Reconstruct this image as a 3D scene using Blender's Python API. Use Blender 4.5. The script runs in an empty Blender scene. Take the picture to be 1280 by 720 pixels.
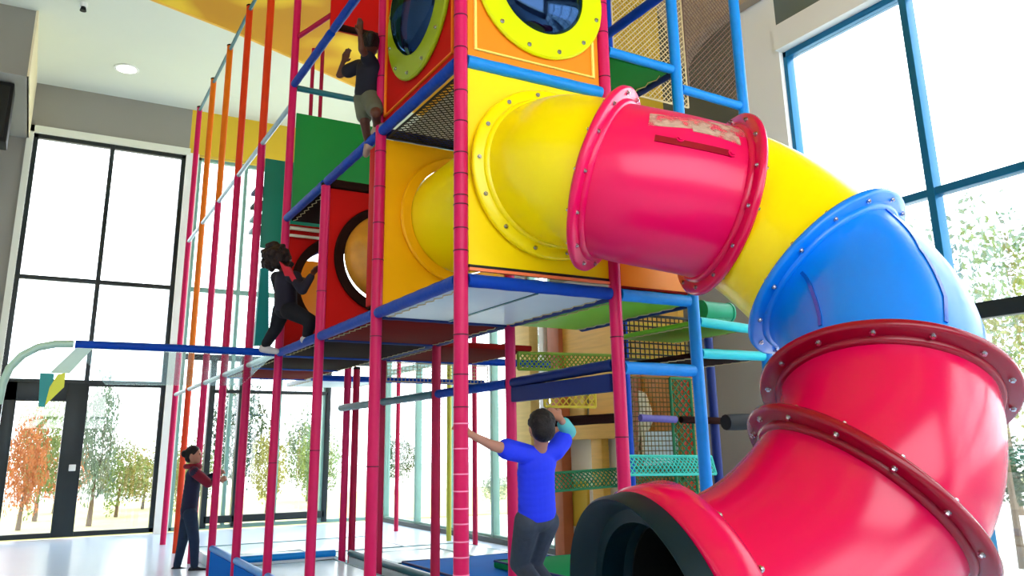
import bpy, bmesh, math, random
from mathutils import Vector, Matrix, noise
random.seed(7)
PI = math.pi
S = bpy.context.scene
COL = S.collection

# ---------------------------------------------------------------- camera model
FPX = 1026.5
YAW, PITCH, ROLL = 0.50905, 0.25471, -0.01308
CAM = Vector((-1.862, -3.746, 1.301))
PPX, PPY = 640 - 16.49, 360 - 67.40
FWD = Vector((math.sin(YAW)*math.cos(PITCH), math.cos(YAW)*math.cos(PITCH), math.sin(PITCH)))
_r = Vector((math.cos(YAW), -math.sin(YAW), 0)); _u = _r.cross(FWD)
RGT = _r*math.cos(ROLL) + _u*math.sin(ROLL)
UP = -_r*math.sin(ROLL) + _u*math.cos(ROLL)

def ray(px, py):
    return (FWD*FPX + RGT*(px-PPX) - UP*(py-PPY)).normalized()

def at(px, py, axis, value):
    """the point where the sight line through a photo pixel meets the plane axis=value"""
    d = ray(px, py); i = 'xyz'.index(axis)
    return CAM + d*((value-CAM[i])/d[i])

def atd(px, py, depth):
    d = ray(px, py)
    return CAM + d*(depth/d.dot(FWD))

# ---------------------------------------------------------------- materials
MATS = {}
def srgb(c):
    return tuple(((v/255)/12.92 if v/255 <= .04045 else (((v/255)+.055)/1.055)**2.4) for v in c)

def mat(name, rgb, rough=.45, metal=0, var=.06, vscale=8, bump=0, bscale=40, coat=0, spec=.32, stretch=None):
    if name in MATS: return MATS[name]
    m = bpy.data.materials.new(name); m.use_nodes = True
    nt = m.node_tree; b = nt.nodes['Principled BSDF']
    b.inputs['Roughness'].default_value = rough
    b.inputs['Metallic'].default_value = metal
    b.inputs['Specular IOR Level'].default_value = spec
    if coat:
        b.inputs['Coat Weight'].default_value = coat; b.inputs['Coat Roughness'].default_value = .16
    c = srgb(rgb)
    tc = nt.nodes.new('ShaderNodeTexCoord'); mp = nt.nodes.new('ShaderNodeMapping')
    nt.links.new(tc.outputs['Object'], mp.inputs['Vector'])
    if stretch: mp.inputs['Scale'].default_value = stretch
    n = nt.nodes.new('ShaderNodeTexNoise'); n.inputs['Scale'].default_value = vscale
    n.inputs['Detail'].default_value = 4
    nt.links.new(mp.outputs['Vector'], n.inputs['Vector'])
    mx = nt.nodes.new('ShaderNodeMix'); mx.data_type = 'RGBA'
    mx.inputs[6].default_value = tuple(v*(1-var) for v in c)+(1,)
    mx.inputs[7].default_value = tuple(min(1, v*(1+var)+.01*var) for v in c)+(1,)
    nt.links.new(n.outputs['Fac'], mx.inputs[0]); nt.links.new(mx.outputs[2], b.inputs['Base Color'])
    if bump:
        n2 = nt.nodes.new('ShaderNodeTexNoise'); n2.inputs['Scale'].default_value = bscale
        nt.links.new(mp.outputs['Vector'], n2.inputs['Vector'])
        bp = nt.nodes.new('ShaderNodeBump'); bp.inputs['Strength'].default_value = bump; bp.inputs['Distance'].default_value = .01
        nt.links.new(n2.outputs['Fac'], bp.inputs['Height']); nt.links.new(bp.outputs['Normal'], b.inputs['Normal'])
    MATS[name] = m
    return m

def glass_mat(name, tint=(1, 1, 1), gloss=.08, rough=.02, gcol=(1, 1, 1)):
    if name in MATS: return MATS[name]
    m = bpy.data.materials.new(name); m.use_nodes = True
    nt = m.node_tree; nt.nodes.clear()
    out = nt.nodes.new('ShaderNodeOutputMaterial'); mix = nt.nodes.new('ShaderNodeMixShader')
    t = nt.nodes.new('ShaderNodeBsdfTransparent'); t.inputs[0].default_value = tint+(1,)
    g = nt.nodes.new('ShaderNodeBsdfGlossy'); g.inputs[0].default_value = gcol+(1,); g.inputs['Roughness'].default_value = rough
    mix.inputs[0].default_value = gloss
    nt.links.new(t.outputs[0], mix.inputs[1]); nt.links.new(g.outputs[0], mix.inputs[2]); nt.links.new(mix.outputs[0], out.inputs[0])
    MATS[name] = m
    return m

def emit_mat(name, rgb, strength):
    m = bpy.data.materials.new(name); m.use_nodes = True
    b = m.node_tree.nodes['Principled BSDF']
    b.inputs['Emission Color'].default_value = srgb(rgb)+(1,); b.inputs['Emission Strength'].default_value = strength
    return m

PINK = mat('pink_foam_vinyl', (204, 2, 88), .42, var=.1, vscale=14, bump=.25, bscale=30)
CRIM = mat('crimson_foam_vinyl', (176, 8, 66), .5, var=.1, vscale=14, bump=.2, bscale=30)
ORNG = mat('orange_foam_vinyl', (235, 120, 10), .45, var=.08)
REDO = mat('red_orange_foam_vinyl', (226, 60, 16), .45, var=.08)
CYAN = mat('cyan_blue_vinyl', (0, 136, 226), .42, var=.12, vscale=18, bump=.3, bscale=25)
BLUE = mat('royal_blue_vinyl', (0, 62, 168), .5, spec=.15, var=.15, vscale=18, bump=.35, bscale=25)
NAVY = mat('navy_blue_vinyl', (4, 34, 104), .55, var=.1)
TEAL = mat('teal_vinyl', (0, 140, 140), .4, var=.1)
AQUA = mat('aqua_vinyl', (40, 205, 215), .35, var=.06)
YEL = mat('yellow_plastic', (255, 232, 0), .3, var=.03, vscale=3, coat=.2)
YELP = mat('yellow_panel_plastic', (255, 222, 0), .35, var=.04, vscale=4)
AMBP = mat('amber_panel_plastic', (250, 180, 0), .35, var=.05, vscale=4)
ORP = mat('orange_panel_plastic', (244, 140, 24), .35, var=.04, vscale=4)
REDP = mat('red_panel_plastic', (190, 16, 10), .6, spec=.1, var=.06, vscale=4)
MAG = mat('magenta_slide_plastic', (232, 0, 88), .3, var=.03, vscale=2, coat=.25)
CRS = mat('cherry_slide_plastic', (214, 0, 74), .22, var=.03, vscale=2, coat=.3)
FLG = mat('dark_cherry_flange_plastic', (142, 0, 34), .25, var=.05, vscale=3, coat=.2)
BLS = mat('blue_slide_plastic', (0, 128, 238), .26, var=.04, vscale=2, coat=.25)
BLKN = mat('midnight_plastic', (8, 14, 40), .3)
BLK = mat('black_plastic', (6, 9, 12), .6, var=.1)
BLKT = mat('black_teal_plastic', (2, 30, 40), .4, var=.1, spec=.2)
LIME = mat('lime_plastic', (215, 228, 0), .3, var=.04, vscale=4)
LIMED = mat('green_lime_plastic', (150, 170, 10), .3, var=.05, vscale=4)
GRN = mat('green_vinyl', (6, 136, 54), .5, var=.08, vscale=3)
LGRN = mat('lime_green_vinyl', (130, 205, 50), .4, var=.06, vscale=3)
REDV = mat('red_brown_vinyl', (116, 16, 14), .85, spec=.05, var=.15, vscale=5)
BRNV = mat('dark_brown_vinyl', (40, 20, 16), .85, spec=.05, var=.15, vscale=5)
WHV = mat('pale_blue_white_vinyl', (214, 232, 240), .4, var=.05, vscale=3)
PIPE = mat('pale_yellow_piping', (255, 240, 120), .4, var=.03)
CHROME = mat('zinc_bolt_metal', (190, 190, 195), .25, metal=1, var=.05)
BAND = mat('dark_tie_plastic', (80, 6, 44), .5)
BANDP = mat('pale_tie_plastic', (240, 150, 190), .4)
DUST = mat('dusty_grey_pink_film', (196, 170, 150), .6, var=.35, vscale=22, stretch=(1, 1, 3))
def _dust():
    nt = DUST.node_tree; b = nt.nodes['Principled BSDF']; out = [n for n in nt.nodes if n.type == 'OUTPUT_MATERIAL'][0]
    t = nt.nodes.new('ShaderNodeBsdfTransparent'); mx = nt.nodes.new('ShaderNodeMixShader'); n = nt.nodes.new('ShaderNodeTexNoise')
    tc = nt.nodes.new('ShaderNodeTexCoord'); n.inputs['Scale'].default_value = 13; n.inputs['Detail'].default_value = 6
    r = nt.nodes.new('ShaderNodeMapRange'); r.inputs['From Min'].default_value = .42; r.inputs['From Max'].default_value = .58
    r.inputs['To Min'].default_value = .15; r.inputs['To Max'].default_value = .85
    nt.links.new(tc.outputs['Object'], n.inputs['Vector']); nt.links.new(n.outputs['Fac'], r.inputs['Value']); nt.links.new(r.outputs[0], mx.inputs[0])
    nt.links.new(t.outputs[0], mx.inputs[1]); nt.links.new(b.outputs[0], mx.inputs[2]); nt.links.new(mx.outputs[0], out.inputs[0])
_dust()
NETK = mat('black_net_cord', (28, 30, 26), .7)
NETY = mat('yellow_net_cord', (214, 190, 60), .7, var=.2)
NETG = mat('green_net_cord', (30, 110, 66), .7, var=.3)
NETB = mat('beige_net_cord', (214, 196, 150), .7, var=.2)
NETBR = mat('brown_net_cord', (120, 96, 82), .7, var=.2)
NETT = mat('turquoise_net_cord', (60, 190, 170), .7, var=.2)
GREY = mat('warm_grey_wall_paint', (148, 146, 138), .8, var=.04, vscale=1.5)
GREYD = mat('dark_olive_wall_paint', (92, 92, 76), .8, var=.06, vscale=1.5)
WHW = mat('white_wall_paint', (236, 238, 234), .75, var=.02, vscale=2)
CEIL = mat('pale_ceiling_paint', (222, 228, 216), .85, var=.03, vscale=1)
TRIM = mat('cream_trim_paint', (226, 230, 216), .6, var=.02)
FRM = mat('dark_aluminium_frame', (38, 46, 48), .35, metal=.3, var=.08)
FRMB = mat('blue_anodised_frame', (22, 108, 150), .3, metal=.35, var=.1)
FRMG = mat('grey_green_frame', (120, 160, 150), .4, var=.08)
TAN = mat('honey_wood_panel', (214, 166, 70), .55, var=.22, vscale=4, stretch=(1, .6, 8))
TANL = mat('light_oak_panel', (226, 196, 120), .55, var=.18, vscale=4, stretch=(1, .6, 8))
BRW = mat('brown_wood_post', (168, 92, 52), .55, var=.2, vscale=6)
CREAM = mat('cream_play_plastic', (238, 228, 200), .5, var=.04)
ARCHM = mat('beige_arch_plaster', (170, 150, 128), .8, var=.1, vscale=6)
GLS = glass_mat('window_glass', (.97, .99, 1.0), .06)
VNY = glass_mat('clear_vinyl_sheet', (.86, .9, .88), .12, .15, (.8, .95, .88))
BUBB = glass_mat('blue_tinted_dome', (.05, .16, .5), .10, .08, (.2, .45, 1))
AMBD = mat('amber_dome_plastic', (214, 150, 50), .25, var=.35, vscale=9, coat=.4)

def floor_mat():
    m = mat('pale_polished_floor', (196, 217, 242), .22, var=.03, vscale=.8)
    return m
FLOORM = floor_mat()

# paint of the mural ceiling: yellow, amber and cream fields with thin dark outlines
def mural_mat():
    m = bpy.data.materials.new('yellow_mural_paint'); m.use_nodes = True
    nt = m.node_tree; b = nt.nodes['Principled BSDF']; b.inputs['Roughness'].default_value = .8
    tc = nt.nodes.new('ShaderNodeTexCoord')
    v = nt.nodes.new('ShaderNodeTexVoronoi'); v.inputs['Scale'].default_value = .9
    n = nt.nodes.new('ShaderNodeTexNoise'); n.inputs['Scale'].default_value = .5
    nt.links.new(tc.outputs['Object'], v.inputs['Vector']); nt.links.new(tc.outputs['Object'], n.inputs['Vector'])
    r = nt.nodes.new('ShaderNodeValToRGB'); e = r.color_ramp.elements
    cols = [(.0, (180, 122, 4)), (.47, (200, 142, 8)), (.56, (236, 196, 40)), (.68, (240, 206, 70))]
    e[0].position, e[0].color = cols[0][0], srgb(cols[0][1])+(1,)
    e[1].position, e[1].color = cols[-1][0], srgb(cols[-1][1])+(1,)
    for p, c in cols[1:-1]:
        x = e.new(p); x.color = srgb(c)+(1,)
    nt.links.new(n.outputs['Fac'], r.inputs['Fac']); nt.links.new(r.outputs['Color'], b.inputs['Base Color'])
    return m
MURAL = mural_mat()
YWALL = mat('yellow_wall_paint', (222, 186, 50), .8, var=.1, vscale=1)

# ---------------------------------------------------------------- mesh builders
def V(*a): return Vector(a)

class MB:
    """gathers shapes into one mesh"""
    def __init__(s): s.bm = bmesh.new()
    def box(s, lo, hi, bev=0):
        lo = Vector(lo); hi = Vector(hi)
        r = bmesh.ops.create_cube(s.bm, size=1, matrix=Matrix.Translation((lo+hi)/2) @ Matrix.Diagonal(tuple(max(1e-4, abs(hi[i]-lo[i])) for i in range(3))+(1,)))
        if bev:
            es = list({e for v in r['verts'] for e in v.link_edges})
            bmesh.ops.bevel(s.bm, geom=es, offset=bev, segments=2, profile=.6, affect='EDGES')
        return s
    def tube(s, pts, r, n=12, caps=True, closed=False):
        pts = [Vector(p) for p in pts]; k = len(pts)
        rs = r if isinstance(r, (list, tuple)) else [r]*k
        rings = []; prev = None
        for i, p in enumerate(pts):
            if closed: t = pts[(i+1) % k]-pts[i-1]
            else: t = pts[min(i+1, k-1)]-pts[max(i-1, 0)]
            t.normalize()
            if prev is None:
                a = t.cross(Vector((0, 0, 1)) if abs(t.z) < .9 else Vector((1, 0, 0))).normalized()
            else:
                a = (prev - t*prev.dot(t)).normalized()
            prev = a; b = t.cross(a)
            rings.append([s.bm.verts.new(p+(a*math.cos(2*PI*j/n)+b*math.sin(2*PI*j/n))*rs[i]) for j in range(n)])
        for i in range(k if closed else k-1):
            A, B = rings[i], rings[(i+1) % k]
            for j in range(n):
                s.bm.faces.new((A[j], A[(j+1) % n], B[(j+1) % n], B[j]))
        if caps and not closed:
            s.bm.faces.new(list(reversed(rings[0]))); s.bm.faces.new(rings[-1])
        return s
    def capsule(s, a, b, ra, rb, n=14, m=5):
        a = Vector(a); b = Vector(b); t = (b-a)
        L = t.length; t = t.normalized() if L > 1e-6 else Vector((0, 0, 1))
        pts = []; rs = []
        for i in range(m):
            th = PI/2*(1-i/m); pts.append(a-t*ra*math.sin(th)); rs.append(max(1e-4, ra*math.cos(th)))
        pts.append(a.copy()); rs.append(ra)
        if L > 1e-6: pts.append(b.copy()); rs.append(rb)
        for i in range(1, m+1):
            th = PI/2*i/m; pts.append(b+t*rb*math.sin(th)); rs.append(max(1e-4, rb*math.cos(th)))
        # build rings around fixed axis
        x = t.cross(Vector((0, 0, 1)) if abs(t.z) < .9 else Vector((1, 0, 0))).normalized(); y = t.cross(x)
        rings = [[s.bm.verts.new(p+(x*math.cos(2*PI*j/n)+y*math.sin(2*PI*j/n))*r) for j in range(n)] for p, r in zip(pts, rs)]
        for A, B in zip(rings, rings[1:]):
            for j in range(n): s.bm.faces.new((A[j], A[(j+1) % n], B[(j+1) % n], B[j]))
        s.bm.faces.new(list(reversed(rings[0]))); s.bm.faces.new(rings[-1])
        return s
    def ell(s, c, rad, rot=None, seg=20, ring=14):
        M = Matrix.Translation(Vector(c)) @ ((rot.to_4x4()) if rot else Matrix.Identity(4)) @ Matrix.Diagonal((rad[0], rad[1], rad[2], 1))
        bmesh.ops.create_uvsphere(s.bm, u_segments=seg, v_segments=ring, radius=1, matrix=M)
        return s
    def poly(s, pts, thick):
        """prism: outline pts pushed along thick"""
        thick = Vector(thick)
        a = [s.bm.verts.new(Vector(p)) for p in pts]; b = [s.bm.verts.new(Vector(p)+thick) for p in pts]
        n = len(a)
        s.bm.faces.new(a); s.bm.faces.new(list(reversed(b)))
        for i in range(n): s.bm.faces.new((a[i], b[i], b[(i+1) % n], a[(i+1) % n]))
        return s
    def holed(s, O, U, W, N, w, h, cu, cw, r, th, seg=64):
        """rectangular plate w by h at O along U,W with a round hole; thickness th along N"""
        O, U, W, N = map(Vector, (O, U, W, N))
        def edge(t):
            c, d = math.cos(t), math.sin(t); k = 1e9
            if c > 1e-9: k = min(k, (w-cu)/c)
            if c < -1e-9: k = min(k, -cu/c)
            if d > 1e-9: k = min(k, (h-cw)/d)
            if d < -1e-9: k = min(k, -cw/d)
            return cu+c*k, cw+d*k
        ts = [2*PI*i/seg for i in range(seg)]
        ts += [math.atan2(y-cw, x-cu) % (2*PI) for x in (0, w) for y in (0, h)]
        ts = sorted(ts)
        L = []
        for off in (0, th):
            inn = [s.bm.verts.new(O+U*(cu+r*math.cos(t))+W*(cw+r*math.sin(t))+N*off) for t in ts]
            out = [s.bm.verts.new(O+U*edge(t)[0]+W*edge(t)[1]+N*off) for t in ts]
            L.append((inn, out))
        n = len(ts)
        for i in range(n):
            j = (i+1) % n
            (i0, o0), (i1, o1) = L
            s.bm.faces.new((i0[i], o0[i], o0[j], i0[j])); s.bm.faces.new((i1[i], i1[j], o1[j], o1[i]))
            s.bm.faces.new((i0[i], i0[j], i1[j], i1[i])); s.bm.faces.new((o0[i], o1[i], o1[j], o0[j]))
        return s
    def ring(s, c, N, r0, r1, th, seg=56, bev=0.0):
        """flat annulus with thickness th centred on c, axis N"""
        c = Vector(c); N = Vector(N).normalized()
        x = N.cross(Vector((0, 0, 1)) if abs(N.z) < .9 else Vector((1, 0, 0))).normalized(); y = N.cross(x)
        e = min(bev, th*.45, (r1-r0)*.45)
        prof = [(r0, -th/2), (r1-e, -th/2), (r1, -th/2+e), (r1, th/2-e), (r1-e, th/2), (r0, th/2)]
        rr = [[s.bm.verts.new(c+N*h+(x*math.cos(2*PI*j/seg)+y*math.sin(2*PI*j/seg))*r) for j in range(seg)] for r, h in prof]
        for i in range(len(prof)):
            A, B = rr[i], rr[(i+1) % len(prof)]
            for j in range(seg): s.bm.faces.new((A[j], A[(j+1) % seg], B[(j+1) % seg], B[j]))
        return s
    def dome(s, c, N, r, h, seg=48, rings=9):
        c = Vector(c); N = Vector(N).normalized()
        x = N.cross(Vector((0, 0, 1)) if abs(N.z) < .9 else Vector((1, 0, 0))).normalized(); y = N.cross(x)
        rr = []
        for i in range(rings):
            a = PI/2*i/rings
            rr.append([s.bm.verts.new(c+N*h*math.sin(a)+(x*math.cos(2*PI*j/seg)+y*math.sin(2*PI*j/seg))*r*math.cos(a)) for j in range(seg)])
        top = s.bm.verts.new(c+N*h)
        for A, B in zip(rr, rr[1:]):
            for j in range(seg): s.bm.faces.new((A[j], A[(j+1) % seg], B[(j+1) % seg], B[j]))
        for j in range(seg): s.bm.faces.new((rr[-1][j], rr[-1][(j+1) % seg], top))
        return s
    def build(s, name, m, parent=None, smooth=True, loc=None, angle=35):
        bmesh.ops.recalc_face_normals(s.bm, faces=s.bm.faces[:])
        me = bpy.data.meshes.new(name)
        if loc is not None:
            bmesh.ops.translate(s.bm, verts=s.bm.verts[:], vec=-Vector(loc))
        s.bm.to_mesh(me); s.bm.free()
        me.materials.append(m)
        if smooth:
            me.shade_smooth() if False else [setattr(p, 'use_smooth', True) for p in me.polygons]
            try: me.set_sharp_from_angle(angle=math.radians(angle))
            except Exception: pass
        o = bpy.data.objects.new(name, me); COL.objects.link(o)
        if loc is not None: o.location = loc
        if parent is not None: 
            o.parent = parent
            o.matrix_parent_inverse = Matrix.Translation(parent.location).inverted()
        return o

def tag(o, label=None, cat=None, group=None, kind=None):
    if label: o['label'] = label
    if cat: o['category'] = cat
    if group: o['group'] = group
    if kind: o['kind'] = kind
    return o

def empty(name, loc, label, cat, group=None):
    o = bpy.data.objects.new(name, None); COL.objects.link(o); o.location = Vector(loc); o.empty_display_size = .2
    return tag(o, label, cat, group)

def struct(o): o['kind'] = 'structure'; return o

def net_mesh(O, U, W, w, h, step, r, diag=False, jit=0, sides=4, border=True, sag=0):
    """cord net on the parallelogram O + u U + v W"""
    O, U, W = map(Vector, (O, U, W)); b = MB(); N = U.cross(W)
    def P(u, v):
        return O+U*u+W*v+N*(sag*math.sin(PI*min(1, max(0, u/w)))*math.sin(PI*min(1, max(0, v/h))))
    def line(p, q):
        k = 6 if sag else 1
        b.tube([P(p[0]+(q[0]-p[0])*i/k, p[1]+(q[1]-p[1])*i/k) for i in range(k+1)], r, sides)
    if not diag:
        n = int(w/step)
        for i in range(1, n+1): line((i*w/(n+1), 0), (i*w/(n+1), h))
        n = int(h/step)
        for i in range(1, n+1): line((0, i*h/(n+1)), (w, i*h/(n+1)))
    else:
        s2 = step*1.414
        k = -h
        while k < w:
            a = (max(k, 0), max(0, -k)); e = min(h, w-k); 
            q = (k+e, e)
            if q[0]-a[0] > .01: line(a, q)
            a2 = (max(k, 0), h-max(0, -k)); q2 = (k+e, h-e)
            if q2[0]-a2[0] > .01: line(a2, q2)
            k += s2
    if border:
        for p, q in (((0, 0), (w, 0)), ((w, 0), (w, h)), ((w, h), (0, h)), ((0, h), (0, 0))): 
            b.tube([P(*p), P(*q)], r*2, 6)
    return b

# ---------------------------------------------------------------- play frame dimensions
W, M = .988, 1.22
XF, XG = 1.575, 2.16
ZK, ZL, ZA, ZB, ZP, ZC, ZT = .304, 1.73, 2.148, 3.393, 4.55, 4.744, 6.847
ZB2 = 3.69
PR = .037

def post(x, y, z0, z1, m, label, upper=None, bands=(), r=PR, name='padded_post', group='padded posts of the play frame'):
    root = empty(name, (x, y, z0), label, 'post', group)
    if upper:
        zs, m2 = upper
        MB().tube([(x, y, z0), (x, y, zs)], r, 16).build('foam_sleeve', m, root)
        u = MB().tube([(x, y, zs+.004), (x, y, z1)], r, 16).build('foam_sleeve', m2, root); u['label'] = 'orange upper sleeve' if m2 is not REDO else 'red orange upper sleeve'
    else:
        MB().tube([(x, y, z0), (x, y, z1)], r, 16).build('foam_sleeve', m, root)
    for zb in bands:
        MB().ring((x, y, zb), (0, 0, 1), r-.004, r+.0022, .006, 20).build('tie_band', BANDP if zb < 1.45 and len(bands) > 10 else BAND, root)
    MB().tube([(x, y, z1), (x, y, z1+.02), (x, y, z1+.03)], [r*1.08, r*1.08, r*.7], 16).build('end_cap', BLK, root)
    return root

def beam(p, q, m, label, r=.036, gap=.036, name='padded_beam', group='padded beams of the play frame'):
    p = Vector(p); q = Vector(q); d = (q-p).normalized(); p = p+d*gap; q = q-d*gap
    n = max(2, int((q-p).length/.06)); pts = []; rs = []
    for i in range(n+1):
        pts.append(p.lerp(q, i/n)); rs.append(r*(1+.03*math.sin(i*1.9+p.x*7)))
    o = MB().tube(pts, rs, 12).build(name, m, loc=(p+q)/2)
    return tag(o, label, 'beam', group)

ORD = ['corner', 'second', 'third', 'fourth', 'fifth', 'sixth', 'seventh', 'eighth', 'ninth']
random.seed(3)
bands0 = [.46, .52, .58, .66, .72, .80, .87, .95, 1.02, 1.1, 1.18, 1.3, 1.42, 1.5, 1.66, 1.86, 2.3, 2.42, 2.55, 2.6, 2.72, 2.84, 3.02, 3.2, 3.46, 3.66, 3.78, 3.92]
post(0, 0, 0, 6.6, PINK, 'pink padded corner post with dark tie bands where front and left faces meet', bands=bands0, r=.038)
post(0, M, 0, 6.6, PINK, 'pink padded post second from the corner on left face, beside the upper climber', bands=[1.2, 2.0, 2.5, 2.75, 3.0, 3.25, 3.55, 3.8, 4.1])
post(0, 2*M, 0, ZB-.03, PINK, 'pink padded post third from the corner on left face, ending at second deck level', bands=[1.3, 2.5])
post(0, 3*M, 0, ZT, PINK, 'pink padded post fourth from the corner on left face, beside curly haired climber', bands=[1.2, 3.0])
ups = {4: (ZP, REDO), 5: (ZP, REDO), 6: (ZP, ORNG), 7: (ZP-1.0, ORNG)}
lab = {4: 'padded post with red orange top half, fifth from corner on left face',
       5: 'padded post with red orange top half, sixth from corner on left face',
       6: 'padded post with orange top half, pink below, seventh from corner on left face',
       7: 'padded post mostly orange above its red base, eighth from corner on left face',
       8: 'leftmost thin pink padded post of the whole play frame, ninth from corner'}
for i in range(4, 9):
    u = ups.get(i)
    if i == 7: post(0, i*M, 0, ZT, REDO, lab[i], upper=(ZA, ORNG), r=.042)
    elif i == 8: post(0, i*M, 0, ZT, PINK, lab[i], r=.042)
    else: post(0, i*M, 0, ZT, PINK, lab[i], upper=u, r=.042)

LV = [('first', ZA), ('second', ZB), ('third', ZC)]
for nm, z in LV:
    for i in range(3):
        beam((0, i*M, z), (0, (i+1)*M, z), BLUE, f'blue padded beam on left face at {nm} deck level, {ORD[i]} to {ORD[i+1]} post')
steel = mat('pale_steel_blue_vinyl', (168, 200, 215), .3, var=.1)
tealg = mat('dark_teal_green_vinyl', (40, 110, 120), .35, var=.15)
for i in range(3, 8):
    beam((0, i*M, ZA), (0, (i+1)*M, ZA), steel, f'pale grey beam on left face at first deck level, {ORD[i]} to {ORD[i+1]} post', r=.028)
    beam((0, i*M, ZP), (0, (i+1)*M, ZP), steel, f'pale blue rail of left face at middle height, {ORD[i]} to {ORD[i+1]} post', r=.026)
    beam((0, i*M, ZT-.05), (0, (i+1)*M, ZT-.05), tealg, f'thin teal top rail on left face, {ORD[i]} to {ORD[i+1]} post', r=.024)

# front face
post(W, 0, 0, 6.6, PINK, 'pink padded post on the front face just left of the blue frame', bands=[1.35, 1.9, 2.4, 3.5, 3.8, 4.0])
post(XF, 0, 0, 5.4, CYAN, 'bright blue padded post on the front face, nearer the pink one', r=.036)
post(XG, 0, 0, 5.4, CYAN, 'bright blue padded post at the far right end of the front face', r=.036)
post(2*W, M, 0, 5.4, BLUE, 'dark blue padded post set back behind the right end of the frame', r=.036)
beam((0, 0, ZA), (W, 0, ZA), BLUE, 'blue padded beam under the yellow slide panel')
beam((0, 0, ZB), (W, 0, ZB), CYAN, 'bright blue padded beam between yellow panel and orange porthole panel', r=.038)
beam((W, 0, ZA), (XF, 0, ZA), CYAN, 'bright blue beam above lime deck right of the front pink post')
beam((W, 0, ZL), (XF, 0, ZL), CYAN, 'lowest bright blue front beam, level with the low net')
beam((W, 0, ZB2), (XF, 0, ZB2-.01), CYAN, 'bright blue beam above the green deck, just over the magenta slide', r=.03)
beam((XF, 0, 3.56), (XG, 0, 3.54), CYAN, 'bright blue beam joining the two blue posts above the slide', r=.03)
beam((XF, 0, 5.0), (XG, 0, 5.0), CYAN, 'topmost bright blue beam joining the two blue posts', r=.03)
beam((W, 0, 4.95), (XF, 0, 4.95), CYAN, 'high blue beam from pink post to nearer blue post', r=.03)
beam((XF, 0, 2.03), (XG, 0, 2.0), AQUA, 'upper aqua beam right of the blue post', r=.03)
beam((XF, 0, 1.835), (XG, 0, 1.84), AQUA, 'lower aqua beam right of the blue post', r=.03)
beam((0, 0, ZC), (W, 0, ZC), CYAN, 'bright blue padded beam over the orange porthole panel', r=.038)

# inner posts
inner = [((W, M), 0, 4.7, PINK, 'pink inner post left of the child in the blue shirt'),
         ((W, 2*M), 0, ZA, CRIM, 'crimson inner post left of the banded corner post, third row back'),
         ((W, 3*M), 0, ZB, CRIM, 'pink inner post partly hidden by the second left post'),
         ((1.05, 4*M-.04), .0, ZA, PINK, 'shiny pink post standing on the corner of the inner kerb'),
         ((1.17, 4*M+.02), .0, ZA, CRIM, 'crimson post touching the shiny pink kerb corner post')]
for (x, y), z0, z1, m, l in inner: post(x, y, z0, z1, m, l)
for px, py, m, l, zt in ((495, 664, CRIM, 'thin red post by the glass wall, left of the banded corner post', 2.9),
                     (594, 681, CRIM, 'thin red post by the glass wall, right of the banded corner post', 3.1),
                     (561, 676, mat('olive_vinyl', (170, 170, 60), .5), 'thin olive post by the glass wall beside the banded corner post', 3.0)):
    p = at(px, py, 'z', 0); 
    if p.x > 3.8: p = CAM + (p-CAM)*((3.8-CAM.x)/(p.x-CAM.x)); p.z = 0
    post(p.x, p.y, 0, zt, m, l)
p = at(893, 530, 'y', M)
post(p.x, M, 0, 2.3, NAVY, 'dark navy post behind the slide right of the low nets')

# cross beams running left to right, and lengthwise inner beams
for j in range(1, 6):
    y = j*M
    if j != 3:
        beam((0, y, ZA), (W, y, ZA), NAVY if j < 3 else BLUE, f'dark blue cross beam under the first deck, row {ORD[j]} from the front')
for j, x1 in ((3, 2.9), (5, 3.4)):
    x0 = 0 if j == 3 else W
    beam((x0, j*M, ZA), (x1, j*M, ZA), BLUE, f'long blue cross beam under first deck, row {ORD[j]} from the front')
for j in range(4):
    beam((W, j*M, ZL if j else ZL+.02), (W, (j+1)*M, ZL), NAVY if j == 0 else (BLUE if j == 1 else tealg), f'low lengthwise beam below first deck, {["nearest", "second", "third", "farthest"][j]} from the camera', r=.034)
for j in range(3):
    beam((W, j*M, ZA), (W, (j+1)*M, ZA), NAVY, f'dark blue lengthwise beam along first deck middle, {["nearest", "second", "farthest"][j]} bay')
beam((XF, 0, ZA), (XF, M, ZA), NAVY, 'dark beam along the right edge of the lime deck')
beam((XF, 0, ZB2), (XF, M, ZB2), NAVY, 'dark blue beam along the right edge of the green deck')
beam((XF, 0, 4.28), (XF, M, 4.28), BLUE, 'blue beam high behind the front post, above the green deck')
beam((W, M, ZB), (0, M, ZB), NAVY, 'dark cross beam at second deck level behind the corner bay')
beam((0, 2*M, ZB), (W, 2*M, ZB), BRNV, 'dark brown cross beam above the red ring panel')
beam((0, 3*M, ZC-.02), (W, 3*M, ZC-.02), tealg, 'dark teal cross beam above the green wall panel', r=.03)
beam((0, 2*M, ZC+.05), (W, 2*M, ZC+.05), BRNV, 'brown cross beam behind the upper climber', r=.03)
beam((0, 2*M, 5.6), (W, 2*M, 5.6), BRNV, 'uppermost brown cross beam beside the upper climber', r=.03)
beam((0, 3*M, 5.25), (W*1.0, 2*M, 5.9), CRIM, 'red slanting beam above the third deck', r=.026)
beam((W, 3*M, ZL), (W, 3*M+.001+M, ZL), tealg, 'thin teal beam at the far end of the low level')
for x, l in ((.32, 'left'), (.42, 'right')):
    MB().tube([(x, 3*M+.5, ZB+.8), (x, 3*M+.5, ZC+.7)], .02, 10).build('rail_bar', CRIM, loc=(x, 3*M+.5, ZB+.8))
    tag(COL.objects[-1], f'thin red upright bar above the green panel, {l} one of two', 'bar')
beam((.03, 3*M-.05, 3.30), (.6, 3*M-.05, 3.30), CREAM, 'cream rail above the arch in the far red panel', r=.018, gap=0)
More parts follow.
